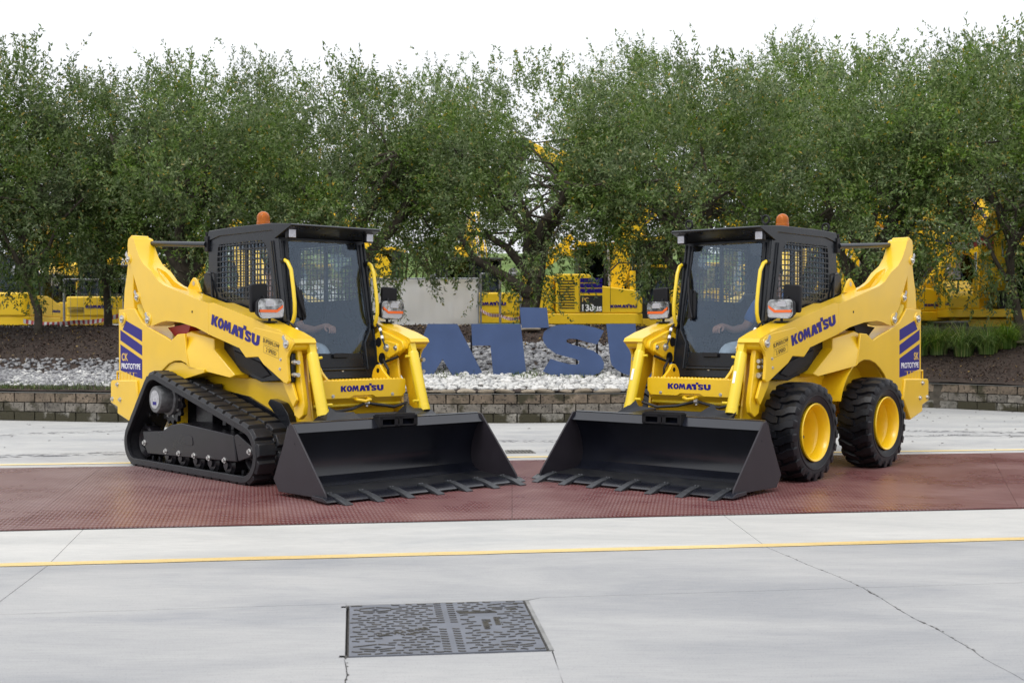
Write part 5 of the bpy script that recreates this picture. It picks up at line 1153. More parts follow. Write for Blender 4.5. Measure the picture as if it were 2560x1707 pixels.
def operator(label, loc, yaw, shirt, rhand=(.28, -.33, 1.30), lhand=(.28, .33, 1.30)):
    P = thing('person', label, 'person', (*loc, 0), R(yaw))
    J, E = [], []
    def add(p, r, par=None, ry=None):
        J.append((*p, r, ry or r)); i = len(J)-1
        if par is not None: E.append((par, i))
        return i
    pel = add((-.14, 0, 1.12), .125, None, .15); wai = add((-.16, 0, 1.26), .12, pel, .15); che = add((-.18, 0, 1.44), .12, wai, .165); nb = add((-.17, 0, 1.57), .07, che, .09); nk = add((-.15, 0, 1.64), .052, nb); hd0 = add((-.125, 0, 1.71), .07, nk); hd = add((-.11, 0, 1.79), .088, hd0, .075); ht = add((-.115, 0, 1.86), .07, hd, .06)
    hands = []
    for s, h in ((1, lhand), (-1, rhand)):
        sh = add((-.17, s*.17, 1.53), .062, nb); el = add((-.10, s*.28, 1.30), .042, sh); fa = add((.06, (s*.31+h[1])/2, 1.275), .036, el); wr = add((h[0]-.06, h[1], h[2]+.015), .024, fa, .028); pm = add((h[0], h[1], h[2]+.01), .022, wr, .034)
        base = Vector(h)
        for k in range(4):
            a = base + Vector((.015, s*(-.03+.02*k), .008)); k1 = add(a, .011, pm); k2 = add(a+Vector((.040, 0, -.012)), .0095, k1); k3 = add(a+Vector((.055-.006*abs(k-1.5), 0, -.042)), .0085, k2); add(a+Vector((.040, 0, -.062)), .007, k3)
        t1 = add(base+Vector((-.01, -s*.035, 0)), .012, pm); t2 = add(base+Vector((.02, -s*.05, -.02)), .010, t1); add(base+Vector((.045, -s*.045, -.035)), .008, t2)
    for s in (1, -1):
        hp = add((-.10, s*.09, 1.09), .095, pel); kn = add((.36, s*.20, 1.09), .068, hp); ca = add((.42, s*.20, .98), .05, kn); an = add((.46, s*.18, .93), .036, ca); add((.56, s*.18, .91), .03, an)
    me = skin_mesh('person_body', J, E, M['skin'], P); b = put('body', me, None, P)
    # clothes
    JS = [(-.16, 0, 1.18, .14, .175), (-.17, 0, 1.30, .135, .17), (-.185, 0, 1.44, .135, .18), (-.175, 0, 1.56, .075, .11)]; ES = [(0, 1), (1, 2), (2, 3)]
    for s in (1, -1):
        i = len(JS); JS += [(-.17, s*.17, 1.525, .078), (-.13, s*.235, 1.40, .066), (-.115, s*.262, 1.34, .062)]; ES += [(3, i), (i, i+1), (i+1, i+2)]
    put('tshirt', skin_mesh('tshirt', JS, ES, shirt, P), None, b)
    JJ = [(-.14, 0, 1.12, .14, .17)]; EJ = []
    for s in (1, -1):
        i = len(JJ); JJ += [(-.08, s*.10, 1.085, .105), (.16, s*.16, 1.095, .092), (.37, s*.20, 1.09, .082), (.43, s*.20, .97, .062), (.455, s*.185, .935, .055)]; EJ += [(0, i), (i, i+1), (i+1, i+2), (i+2, i+3), (i+3, i+4)]
    put('jeans', skin_mesh('jeans', JJ, EJ, M['jeans'], P), None, b)
    for s in (1, -1): MB().loft([[(x, s*.18+yy*w, .885+z) for yy, z in ((-.045, 0), (.045, 0), (.045, h_*.7), (.02, h_), (-.02, h_), (-.045, h_*.7))] for x, w, h_ in ((.44, .8, .09), (.50, 1, .085), (.57, 1, .06), (.62, .6, .04))]).build('shoe', M['shoe'], b, .008)
    hm = MB(); hm.lathe([(-.01, .088), (.03, .090), (.06, .078), (.085, .05), (.095, .01)], (-.125, 0, 1.80), 'z', 20, True); hm.build('hair', M['hair'], b)
    f = MB(); f.loft([[(-.02, -.012, 1.775), (-.02, .012, 1.775), (-.025, 0, 1.81)], [(.0, -.004, 1.772), (.0, .004, 1.772), (-.012, 0, 1.79)]]); f.lathe([(-.012, .022), (.0, .02)], (-.022, 0, 1.735), 'x', 10, True)
    f.lathe([(0, .018), (.012, .015)], (-.11, .080, 1.785), 'y', 10, True); f.lathe([(0, .018), (-.012, .015)], (-.11, -.080, 1.785), 'y', 10, True); f.build('nose_and_ears', M['skin'], b)
    ey = MB(); [ey.lathe([(0, .009), (.004, .006)], (-.028, q, 1.80), 'x', 10, True) for q in (-.03, .03)]; ey.build('eyes', M['plastic'], b)
    return P
operator('man in dark shirt and pale jeans sitting in the cab of the tracked loader', POS[0], YAW[0], M['shirt_grey'])
operator('man in blue t-shirt and pale trousers sitting in the cab of the wheeled loader', POS[1], YAW[1], M['tshirt'])

# ------------------------------------------------------------------ excavators in the yard behind
M['exc_yellow'] = mat('excavator_yellow', (.86, .56, .014), .38, var=.06, scale=2)
M['exc_dark'] = mat('excavator_dark', (.016, .017, .018), .5, var=.2)
M['exc_grey'] = mat('excavator_grey', (.30, .30, .30), .5)
LOGO_S = logo_mesh(1.0, .006)
def rot2(p, a, o): c, s = math.cos(a), math.sin(a); return (o[0]+c*p[0]-s*p[1], o[1]+s*p[0]+c*p[1])
def excavator(label, px, Y, yaw, s=.9, swing=0, boom=55, arm=-60, buck=-60, num=False, g=.62, mini=False, z=None):
    x = (px-1280)/3119.0*Y
    T = thing('excavator', label, 'excavator', (x, Y, g), R(yaw), 'yellow excavators parked in the yard behind the bed', s)
    Yw = M['exc_yellow']; Kd = M['exc_dark']
    for q in (-1, 1):
        a = rounded([(-1.75, .35), (-1.6, .72), (1.6, .72), (1.78, .38), (1.5, .02), (-1.5, .02)], .18)
        MB().prism(a, q*.72, q*1.22).build('crawler_track', Kd, T, .02)
        mb = MB()
        for k in range(26): mb.box((-1.55+.125*k, q*.97, .735), (.05, .5, .03)); 
        for k in range(5): mb.lathe([(0, .11), (q*.02, .11)], (-1.1+.55*k, q*1.22, .2), 'y', 12, True)
        mb.build('track_shoes', M['exc_grey'], T, smooth=False)['kind'] = 'stuff'
    MB().box((0, 0, .62), (1.1, 1.5, .4)).build('undercarriage', Yw, T, .03)
    ct = 1.72 if mini else 1.95; ec = 1.66 if mini else 1.98; cy0 = -.50 if mini else .22
    # house
    hs = rounded([(-1.45, -1.12), (-1.50, -.6), (-1.52, 0), (-1.50, .6), (-1.45, 1.12), (.55, 1.12), (.95, 1.10), (1.05, .3), (1.05, -.9), (.9, -1.15)], .15)
    base = MB().prism(hs, .86, 1.10, 'z').build('revolving_deck', Yw, T, .02)
    MB().prism(rounded([(-1.50, -1.10), (-1.56, 0), (-1.50, 1.10), (-.95, 1.12), (-.95, -1.12)], .2), 1.10, ct, 'z').build('counterweight', Yw, T, .05, seg=3)
    MB().prism(rounded([(-.94, 1.105), (-.94, ec), (-.2, ec), (.05, ec-.26 if not mini else ec), (.85, 1.62 if not mini else 1.45), (1.0, 1.45), (1.0, 1.105)], .06), -1.12, -.30).build('engine_cover', Yw, T, .025)
    MB().prism([(-.94, 1.105), (-.94, ct-.03), (-.35, ct-.03), (-.35, 1.105)], -.28, 1.10).build('engine_cover', Yw, T, .025)
    mb = MB(); 
    for k in range(11 if not mini else 4): mb.box((-.70, -1.122, 1.22+.06*k), (.36, .01, .025))
    for k in range(9 if not mini else 3): mb.box((-1.555, .75, 1.25+.06*k), (.02, .5, .022))
    mb.build('cooling_louvres', Kd, T, smooth=False)['kind'] = 'stuff'
    for xx in (-.42, .28): MB().box((xx, -1.122, 1.53), (.008, .006, .78)).build('panel_gap', Kd, T, smooth=False)
    if num:
        MB().prism([(-.40, 1.13), (.10, 1.13), (.10, 1.50), (-.40, 1.50)], -1.126, -1.122).build('number_panel', Kd, T, smooth=False)
        for k in range(3): MB().prism([(-.40, 1.56+.115*k), (.10, 1.56+.115*k), (.10, 1.655+.115*k), (-.40, 1.655+.115*k)], -1.126, -1.122).build('stripe', M['blue'], T, smooth=False)
        words(T, '138us', .20, (-.15, -1.128, 1.22), (1, 0, 0), (0, 0, 1), M['white_print'], 'CENTER', .006, depth=.004)
        words(T, 'PC', .13, (-.28, -1.128, 1.40), (1, 0, 0), (0, 0, 1), M['gold_print'], 'CENTER', .004, depth=.004)
    def lg(w, o_, xd, yd, par=T):
        me = LOGO_S.copy(); me.transform(Matrix.Scale(w, 4)); put_xf('lettering', me, frame_mat(o_, xd, yd), M['blue'], par, smooth=False)
    lg(.60, (.58, -1.127, 1.26), (1, 0, 0), (0, 0, 1)); lg(.85, (-1.568, 0, 1.42 if not mini else 1.40), (0, -1, 0), (0, 0, 1))
    # cab on the left
    c = MB(); cz0, cz1 = 1.11, 2.72; cp_ = rounded([(-.30, cz0), (-.30, cz1), (.75, cz1), (1.05, 2.1), (1.08, cz0)], .12)
    for yy in (cy0, 1.08): c.prism([(-.30, cz0), (-.22, cz0), (-.22, cz1), (-.30, cz1)], yy-.03, yy+.03); c.prism([(.30, cz0), (.37, cz0), (.37, cz1), (.30, cz1)], yy-.03, yy+.03); c.prism([(.98, cz0), (1.08, cz0), (1.05, 2.1), (.78, cz1), (.70, cz1), (.95, 2.1)], yy-.03, yy+.03); c.box((.35, yy, cz0+.25), (1.3, .05, .5))
    cm = (cy0+1.08)/2; cwd = 1.08-cy0; c.box((-.26, cm, 1.45), (.06, cwd, .7)); c.box((.25, cm, cz0+.03), (1.2, cwd, .06)); c.box((.2, cm, 1.5), (.4, .4, .7)); c.box((-.27, cm, 2.2), (.06, .06, 1.0))
    cb_ = c.build('cab_frame', Kd, T, .012)
    MB().prism(rounded([(-.36, cz1-.02), (-.34, cz1+.06), (.74, cz1+.06), (.84, cz1-.02)], .03), cy0-.08, 1.14).build('cab_roof', Yw if not mini else Kd, T, .02)
    gg = MB(); gg.prism([(-.24, cz0+.5), (-.24, cz1-.05), (.72, cz1-.05), (.97, 2.1), (1.0, cz0+.5)], cy0-.015, cy0-.005); gg.prism([(-.24, cz0+.5), (-.24, cz1-.05), (.72, cz1-.05), (.97, 2.1), (1.0, cz0+.5)], 1.09, 1.10); gg.box((-.28, cm, 2.25), (.01, cwd-.06, .85)); gg.build('cab_glass', M['glass_dark'], T)
    MB().tube([(.9, -.9, 1.6), (1.0, -.9, 2.2), (.5, -.9, 2.25), (.2, -.9, 1.95)], .02, 6).build('grab_rail', Kd, T); MB().tube([(1.0, 1.2, 1.3), (1.1, 1.25, 2.1), (.95, 1.2, 2.5)], .018, 6).build('grab_rail', Kd, T) 
    MB().box((1.0, -.95, 2.15), (.03, .22, .34)).build('mirror', M['lamp_white'], T); MB().box((1.08, 1.30, 2.2), (.03, .2, .3)).build('mirror', M['lamp_white'], T); mb = MB(); mb.lathe([(0, .14), (.04, .12)], (-1.2, -.7, 2.3), 'x', 16, True); mb.tube([(-1.2, -.7, 1.9), (-1.2, -.7, 2.3)], .015, 6); mb.build('rear_mirror', M['lamp_white'], T)
    # boom, arm, bucket in the plane y=-.1
    piv = (.55, 1.45); bl, al = 2.9, 2.1
    a = R(boom); k = lambda p: rot2(p, a, piv)
    bp_ = [k(p) for p in rounded([(-.12, -.12), (.9, .10), (1.4, .28), (1.9, .18), (2.9, -.32), (2.98, -.18), (2.9, -.08), (1.95, .55), (1.45, .72), (1.0, .60), (-.05, .18)], .08)]
    bo_ = MB().prism(bp_, -.27, .07).build('boom', Yw, T, .015)
    tip = k((2.93, -.2)); a2 = a+R(arm); k2 = lambda p: rot2(p, a2, tip)
    ar = MB().prism([k2(p) for p in rounded([(-.55, .10), (-.50, .28), (0, .22), (.3, .20), (1.75, .12), (1.78, -.06), (.1, -.16), (-.1, -.12)], .06)], -.23, .03).build('arm', Yw, T, .012)
    t2 = k2((1.74, .02)); a3 = a2+R(buck); k3 = lambda p: rot2(p, a3, t2)
    MB().prism([k3(p) for p in rounded([(-.1, .06), (.25, .25), (.62, .18), (.80, -.10), (.78, -.38), (.70, -.42), (.35, -.34), (.0, -.12)], .06)], -.48, .28).build('digging_bucket', Kd if s > .8 else Yw, T, .015)
    def cyl_(a_, b_, t_, yy, r1_, r2_):
        m_ = (a_[0]*(1-t_)+b_[0]*t_, a_[1]*(1-t_)+b_[1]*t_)
        c_ = MB().tube([(a_[0], yy, a_[1]), (m_[0], yy, m_[1])], r1_, 12).build('hydraulic_cylinder', Yw, T)
        MB().tube([(m_[0], yy, m_[1]), (b_[0], yy, b_[1])], r2_, 8).build('cylinder_rod', M['chrome'], c_)
    for yy in (-.40, .20): cyl_((piv[0]+.35, 1.2), k((1.35, .35)), .55, yy, .07, .04)
    cyl_(k((1.3, .78)), k2((-.48, .22)), .6, -.1, .065, .035); cyl_(k2((.1, .30)), k2((1.45, .28)), .65, -.1, .055, .03)
    hs_ = MB()
    for yy in (-.18, -.02, .04): hs_.tube([(k((.2, .28))[0], yy, k((.2, .28))[1]), (k((1.0, .74))[0], yy, k((1.0, .74))[1]), (k((1.6, .84))[0], yy, k((1.6, .84))[1]), (k((2.3, .5))[0], yy, k((2.3, .5))[1]), (k2((-.1, .45))[0], yy, k2((-.1, .45))[1]), (k2((.6, .28))[0], yy, k2((.6, .28))[1])], .018, 6)
    hs_.build('hose_bundle', M['lamp_white'] if yaw % 2 else Kd, T)
    c0, c1 = k((1.7, .30)), k((2.6, -.02)); dd = Vector((c1[0]-c0[0], 0, c1[1]-c0[1])).normalized()
    mid = k((2.2, .16))
    lg(.8, (mid[0], -.273, mid[1]), dd if dd.x > 0 else -dd, (0, 0, 1)) 
    lg(.8, (mid[0], .073, mid[1]), -dd if dd.x > 0 else dd, (0, 0, 1))
    return T
E_ = excavator
E_('mini excavator seen from behind at the far left edge, wide yellow tail and dark cab', 18, 27.0, 91, .80, boom=48, arm=-75, mini=True, g=.68)
E_('small excavator with bent boom between the two leftmost dark cabs', 150, 29.5, 155, .62, boom=40, arm=-85, mini=True, g=.85)
E_('mini excavator with black cab half hidden by the rear of the tracked loader', 290, 26.0, 89, .64, boom=50, arm=-70, mini=True, g=.85)
E_('excavator seen through the side window of the tracked loader with raised boom', 600, 28.5, 12, .8, boom=52, arm=-80, g=.65)
E_('excavator seen through the windscreen of the tracked loader', 780, 30.5, 205, .8, boom=55, arm=-88)
E_('excavator behind the left half of the white barrier, boom reaching up into the trees', 985, 31.0, 172, .95, boom=62, arm=-75)
E_('excavator behind the white barrier with black cab and silver hand rail', 1205, 26.5, 101, .72, boom=60, arm=-80, mini=True, g=.80)
E_('large excavator facing right with black number panel under blue stripes', 1480, 26.6, 3, .92, boom=62, arm=-95, num=True, g=.60)
E_('excavator with very tall raised boom right of the numbered excavator', 1640, 31.5, 178, 1.05, boom=72, arm=-40)
E_('excavator close behind the left arm of the wheeled loader', 1625, 28.0, 190, .70, boom=42, arm=-80, g=.75)
E_('excavator seen through the windscreen of the wheeled loader', 1790, 29.0, 15, .8, boom=50, arm=-85)
E_('excavator seen through the side window of the wheeled loader', 1985, 28.0, 350, .85, boom=45, arm=-70)
E_('excavator with lettered boom folded down behind the rear of the wheeled loader', 2235, 26.5, 8, .82, boom=22, arm=-100, g=.75)
E_('excavator behind the ornamental grass, its arm folded upright', 2440, 27.0, 185, .85, boom=48, arm=-118, g=.72)
E_('excavator at the far right edge with its boom hanging down', 2590, 25.5, 176, .80, boom=35, arm=-105, g=.78)
E_('excavator deep in the yard between the two rightmost machines', 2350, 33.0, 160, .9, boom=50, arm=-90)
E_('excavator facing the camera at the right with folded upright arm and grey hoses', 2455, 24.9, 262, .66, boom=58, arm=-132, g=.95)
E_('excavator facing left at the right edge with its boom folded over the track', 2545, 28.5, 200, .95, boom=66, arm=-125, g=.70)
E_('small excavator in the yard left of the raised arm of the tracked loader', 215, 31.5, 20, .70, boom=58, arm=-80, mini=True, g=.85)

# dark wheel loader cab at the right
def yard_loader(label, px, Y, yaw, s):
    T = thing('wheel_loader', label, 'loader', ((px-1280)/3119*Y, Y, .62), R(yaw), None, s)
    MB().prism(rounded([(-1.9, .8), (-1.9, 1.5), (-.4, 1.6), (-.4, .7)], .1), -.8, .8).build('body', M['exc_yellow'], T, .03)
    for x in (-1.2, 1.2):
        for q in (-1, 1):
            w = MB().lathe([(-.25, .45), (-.25, .62), (-.18, .70), (.18, .70), (.25, .62), (.25, .45)], (x, q*.85, .7), 'y', 28, True).build('tyre', M['rubber'], T)
            MB().lathe([(-.2, .42), (q*.2, .40), (q*.1, .2)], (x, q*.87, .7), 'y', 20, True).build('rim', M['rim'], w)
            MB().prism(arc(x, .75, .85, .78, 10, 170, 12)+arc(x, .75, .78, .70, 170, 10, 12), q*.6, q*1.1).build('mudguard', M['exc_dark'], T)
    c = MB(); 
    for x, y in ((-.35, .6), (-.35, -.6), (.75, .6), (.75, -.6)): c.box((x, y, 2.1), (.09, .09, 1.3))
    c.box((.2, 0, 1.4), (1.2, 1.3, .4)); c.build('cab_frame', M['exc_dark'], T, .01)
    MB().box((.2, 0, 2.8), (1.4, 1.4, .14)).build('cab_roof', M['exc_yellow'], T, .04)
    MB().box((.2, 0, 2.15), (1.06, 1.2, 1.1)).build('cab_glass', M['glass_dark'], T)
    MB().prism([(.7, 1.5), (1.3, 1.6), (2.3, .7), (2.2, .5), (1.2, 1.3), (.7, 1.2)], -.5, -.35).build('lift_arm', M['exc_yellow'], T, .02)
    MB().prism([(.7, 1.5), (1.3, 1.6), (2.3, .7), (2.2, .5), (1.2, 1.3), (.7, 1.2)], .35, .5).build('lift_arm', M['exc_yellow'], T, .02)
    MB().prism([(2.2, .2), (2.1, .9), (2.3, 1.1), (2.9, .25), (2.85, .18)], -1.2, 1.2).build('bucket', M['exc_yellow'], T, .02)
    return T
yard_loader('compact wheel loader with dark glass cab and black mudguard behind the ornamental grass', 2350, 28.5, 200, .78)

# ------------------------------------------------------------------ barrier, posts and tape
def fence_panel(label, x0, x1, Y, z0, z1, cloth=False, mesh=True, name='site_fence'):
    T = thing(name, label, 'fence', ((x0+x1)/2, Y, z0)); h = z1-z0; w = (x1-x0)/2
    for x in (-w, w): MB().tube([(x, 0, -.15), (x, 0, h)], .022, 10).build('post', M['galv'], T)
    MB().tube([(-w, 0, h-.01), (w, 0, h-.01)], .020, 10).build('top_rail', M['galv'], T); MB().tube([(-w, 0, .02), (w, 0, .02)], .018, 8).build('bottom_rail', M['galv'], T)
    if mesh:
        mb = MB(); n = int(2*w/.12)
        for k in range(1, n): mb.box((-w+2*w*k/n, .0, h/2), (.005, .005, h))
        for k in range(1, 5): mb.box((0, .006, h*k/5), (2*w, .005, .005))
        mb.build('wire_mesh', M['galv'], T, smooth=False)
    if cloth:
        rows = []; r_ = random.Random(2); nx, nz = 60, 14; vv = []; 
        for j in range(nz+1):
            for i in range(nx+1):
                u, v = i/nx, j/nz; sag = .012*math.sin(u*23+v*4)+.016*math.sin(u*9-v*11)+ (.045*math.sin(v*24+u*3) if v < .45 else .008*math.sin(u*60))*(1-v*.4)
                vv.append((-w+2*w*u, -.04+sag, -.02+(h+.0)*v + .012*math.sin(u*31)*(1-v)))
        me = bpy.data.meshes.new('cloth'); me.from_pydata(vv, [], [(j*(nx+1)+i, j*(nx+1)+i+1, (j+1)*(nx+1)+i+1, (j+1)*(nx+1)+i) for j in range(nz) for i in range(nx)]); finish(me, True, 80)
        put('white_sheet', me, M['sheet'], T)
    return T
M['sheet'] = mat('white_sheeting', (.93, .93, .94), .6, var=.04, scale=3, bump=.15, bscale=12)
fence_panel('white sheeted fence panel between the tracked loader and the bare fence posts', -2.74, -.66, 24.3, .85, 2.28, True)
fence_panel('white sheeted fence panel seen through the windscreen of the tracked loader', -4.98, -2.82, 24.3, .85, 2.26, True)
fence_panel('bare grey fence frame with tape tied across, between sheeted panel and blue letters', -.61, .17, 24.4, .85, 2.38, False, False)
MB().tube([(-.23, 24.38, .8), (-.23, 24.38, 2.37)], .024, 10).build('fence_post', M['galv'], None); tag(bpy.data.objects['fence_post'], 'single grey tube post standing in the bare fence frame', 'post')
fence_panel('grey wire fence panel with top rail behind the rear of the tracked loader', -8.65, -7.5, 24.1, .85, 2.26, False, True)
def tape(label, pts, w=.07, n=60):
    mb = MB(); P = [Vector(p) for p in pts]; vv = []; m_ = []
    for i in range(n+1):
        t = (len(P)-1)*i/n; k = min(int(t), len(P)-2); p = P[k].lerp(P[k+1], t-k); sag = -.05*math.sin(math.pi*(t-k)); tw = .5*math.sin(i*.25)
        vv += [(p.x, p.y-math.sin(tw)*w/2, p.z+sag-w/2*math.cos(tw)), (p.x, p.y+math.sin(tw)*w/2, p.z+sag+w/2*math.cos(tw))]
    me = bpy.data.meshes.new('barrier_tape'); me.from_pydata(vv, [], [(2*i, 2*i+2, 2*i+3, 2*i+1) for i in range(n)]); me.materials.append(M['white_print']); me.materials.append(M['tape_red'])
    for i, p in enumerate(me.polygons): p.material_index = i % 2
    o = put('barrier_tape', me); tag(o, label, 'barrier tape', 'red and white barrier tapes'); s = o.modifiers.new('t', 'SOLIDIFY'); s.thickness = .002
_nt = M['sheet'].node_tree; _tr = _nt.nodes.new('ShaderNodeBsdfTranslucent'); _tr.inputs[0].default_value = (.92, .93, .95, 1); _mx = _nt.nodes.new('ShaderNodeMixShader'); _mx.inputs[0].default_value = .80
_nt.links.new(_nt.nodes['Principled BSDF'].outputs[0], _mx.inputs[1]); _nt.links.new(_tr.outputs[0], _mx.inputs[2]); _nt.links.new(_mx.outputs[0], [n for n in _nt.nodes if n.type == 'OUTPUT_MATERIAL'][0].inputs[0])
M['tape_red'] = mat('tape_red', (.55, .08, .09), .5)
tape('red and white barrier tape strung left of the tracked loader', [(-9.4, 24.0, 1.45), (-8.4, 24.0, 1.43), (-7.5, 24.05, 1.58)], .085, 40)
tape('red and white barrier tape tied across the bare fence frame', [(-.63, 24.35, 1.68), (-.23, 24.35, 1.56), (.18, 24.35, 1.52)], .065, 50)
tape('wide red and white tape hanging high at the right edge over the excavators', [(8.4, 23.7, 2.88), (8.9, 23.7, 2.97), (9.5, 23.7, 2.86)], .17, 14)

# ------------------------------------------------------------------ ornamental grass
M['reed'] = leaf_mat('reed_blade', [(0, (.06, .12, .02)), (1, (.42, .42, .14)), (.55, (.13, .24, .035)), (.85, (.25, .33, .07))], .45)
def tuft(label, x, d, h, n, seed):
    y = wall_y(x)+.1+d; r_ = random.Random(seed); vv = []; ff = []; 
    for k in range(n):
        a = r_.uniform(0, 6.28); r0 = r_.uniform(0, .16); L = h*r_.uniform(.6, 1.15); dr_ = r_.uniform(.45, 1.55); w = r_.uniform(.005, .011); b0 = len(vv)
        for j in range(6):
            t = j/5; rad = r0+L*dr_*t*t*.75; z = L*(t*1.0-.52*dr_*t*t*t)
            cx_, cy_ = rad*math.cos(a), rad*math.sin(a); ww = w*(1-t*.9); vv += [(cx_-math.sin(a)*ww, cy_+math.cos(a)*ww, z), (cx_+math.sin(a)*ww, cy_-math.cos(a)*ww, z)]
        ff += [(b0+2*j, b0+2*j+1, b0+2*j+3, b0+2*j+2) for j in range(5)]
    me = bpy.data.meshes.new('grass_tuft'); me.from_pydata(vv, [], ff); finish(me, True, 80); o = put('ornamental_grass', me, M['reed'], None, loc=(x, y, terr_z(x, y)-.02)); tag(o, label, 'grass', 'ornamental grasses behind the wheeled loader'); return o
tuft('leftmost arching green grass tuft behind the rear of the wheeled loader', 7.12, 1.6, .80, 520, 1)
tuft('second arching grass tuft from the left, beside the wheeled loader', 7.45, 1.9, .78, 520, 2)
tuft('middle arching green grass tuft of the row at the right', 7.80, 2.0, .80, 520, 3)
tuft('second arching grass tuft from the right edge of the row', 8.15, 2.2, .78, 520, 4)
tuft('rightmost arching grass tuft next to the flat stones', 8.48, 2.6, .66, 420, 5)

# ------------------------------------------------------------------ trees
M['leaf'] = leaf_mat('olive_leaf', [(0, (.045, .085, .018)), (1, (.34, .41, .20)), (.5, (.140, .222, .055)), (.955, (.26, .32, .14)), (.985, (.44, .29, .03))], .42, .42)
M['leaf_dark'] = leaf_mat('shrub_leaf', [(0, (.02, .05, .015)), (1, (.07, .12, .04))], .25, .5)
def crown(seed, nl=78000, rx=2.15, ry=1.7, top=2.05, bot=1.75):
    r = np.random.RandomState(seed); Cs, Ds = [], []
    # clumps filling an uneven crown, denser above
    lobes = [(r.uniform(-1.6, 1.6), r.uniform(-1.1, 1.1), r.uniform(-.8, 1.5), r.uniform(.45, .85)) for _ in range(15)]
    K = 560; cc = []
    while len(cc) < K:
        x, y, z = r.uniform(-rx, rx), r.uniform(-ry, ry), r.uniform(-bot, top)
        q = (x/rx)**2+(y/ry)**2+(z/(top if z > 0 else bot))**2
        ok = q < 1
        if not ok: continue
        lob = min(((x-a)**2+(y-b)**2+(z-c)**2)/(d*d) for a, b, c, d in lobes)
        pr = (1.0 if lob < 1 else .20) * (1.0 if z > -.5 else max(.22, .85+.65*(z+.5)/1.0))
        if r.rand() < pr: cc.append((x, y, z))
    cc = np.array(cc); per = int(nl*.86/K)
    for c in cc:
        n = int(per*r.uniform(.5, 1.5)); sg_ = r.uniform(.10, .21); out = c/np.array([rx, ry, top]); out = out/(np.linalg.norm(out)+1e-6)*.6+np.array([0, 0, .55 if c[2] > -.5 else -.35]) + r.normal(size=3)*.3
        nt_ = 7; tw = [(c+r.normal(size=3)*sg_*.9, (out+r.normal(size=3)*.55)) for _ in range(nt_)]
        for p, d in tw:
            d = d/np.linalg.norm(d); m = max(3, n//nt_); t = r.uniform(0, .30, m)[:, None]; Cs.append(p+d*t+r.normal(size=(m, 3))*.022); Ds.append(d*.8+r.normal(size=(m, 3))*.62)
    for k in range(150):      # loose sprigs above and hanging shoots below
        a = r.uniform(0, 6.28); rr = r.uniform(0, .92); up_ = k < 75
        x, y = rx*rr*math.cos(a), ry*rr*math.sin(a); z = (top*.86 if up_ else -bot*.80)*math.sqrt(max(.05, 1-rr*rr))
        d = np.array([r.normal()*.3, r.normal()*.3, 1.0 if up_ else -1.0]); L = r.uniform(.3, .85) if up_ else r.uniform(.3, .85); m = int(46*L*1.6)
        t = r.uniform(0, 1, m)[:, None]; bend = np.array([r.normal()*.2, r.normal()*.2, 0]); Cs.append(np.array([x, y, z])+d*t*L+bend*t*t*L+r.normal(size=(m, 3))*.03*(1.3-t)); Ds.append(d*.7+r.normal(size=(m, 3))*.55)
    C = np.concatenate(Cs); D = np.concatenate(Ds); D /= np.linalg.norm(D, axis=1)[:, None]; n = len(C); l = r.uniform(.045, .085, n)[:, None]
    W = np.cross(D, r.normal(size=(n, 3))); W /= np.linalg.norm(W, axis=1)[:, None]
    return quads_obj('crown', C, D*l, W*l*r.uniform(.15, .22, n)[:, None], M['leaf']), cc
CR = [crown(s) for s in (11, 12, 13, 14, 15)]
def wood(seed, trunk, cc, extra=(), nb=36, th=1.0):
    r = random.Random(seed); mb = MB(); mb.tube(trunk, [(.20-.10*i/(len(trunk)-1))*th for i in range(len(trunk))], 12)
    T_ = Vector(trunk[-1])
    for br in extra: mb.tube(br, [(.115-.075*i/(len(br)-1))*th for i in range(len(br))], 9)
    mains = []
    for k in range(7):
        a = 2*math.pi*k/7+r.uniform(-.3, .3); e = Vector((1.3*math.cos(a), 1.0*math.sin(a), r.uniform(.7, 1.8)))*r.uniform(.8, 1.15)
        i0 = len(trunk)-1-(k % 2); s0 = Vector(trunk[i0]); pts = []
        for j in range(6):
            t = j/5; pts.append(s0+e*t+Vector((r.uniform(-.09, .09), r.uniform(-.09, .09), .25*math.sin(t*3.1)*1)))
        mb.tube(pts, [.10*th*(1-.8*j/5) for j in range(6)], 8); mains.append(pts)
    tw = MB()
    for k in range(nb):
        m_ = r.choice(mains); s0 = m_[r.randrange(2, 6)]; c = cc[r.randrange(len(cc))]; e = Vector(c)+Vector((0, 0, 0)); 
        if (e-s0).length > 1.7: e = s0+(e-s0).normalized()*1.5
        mid = s0.lerp(e, .5)+Vector((r.uniform(-.12, .12), r.uniform(-.12, .12), r.uniform(-.05, .15))); tw.tube([s0, mid, e], [.026, .017, .006], 5)
    mb.add(tw.v, tw.f)
    return mb
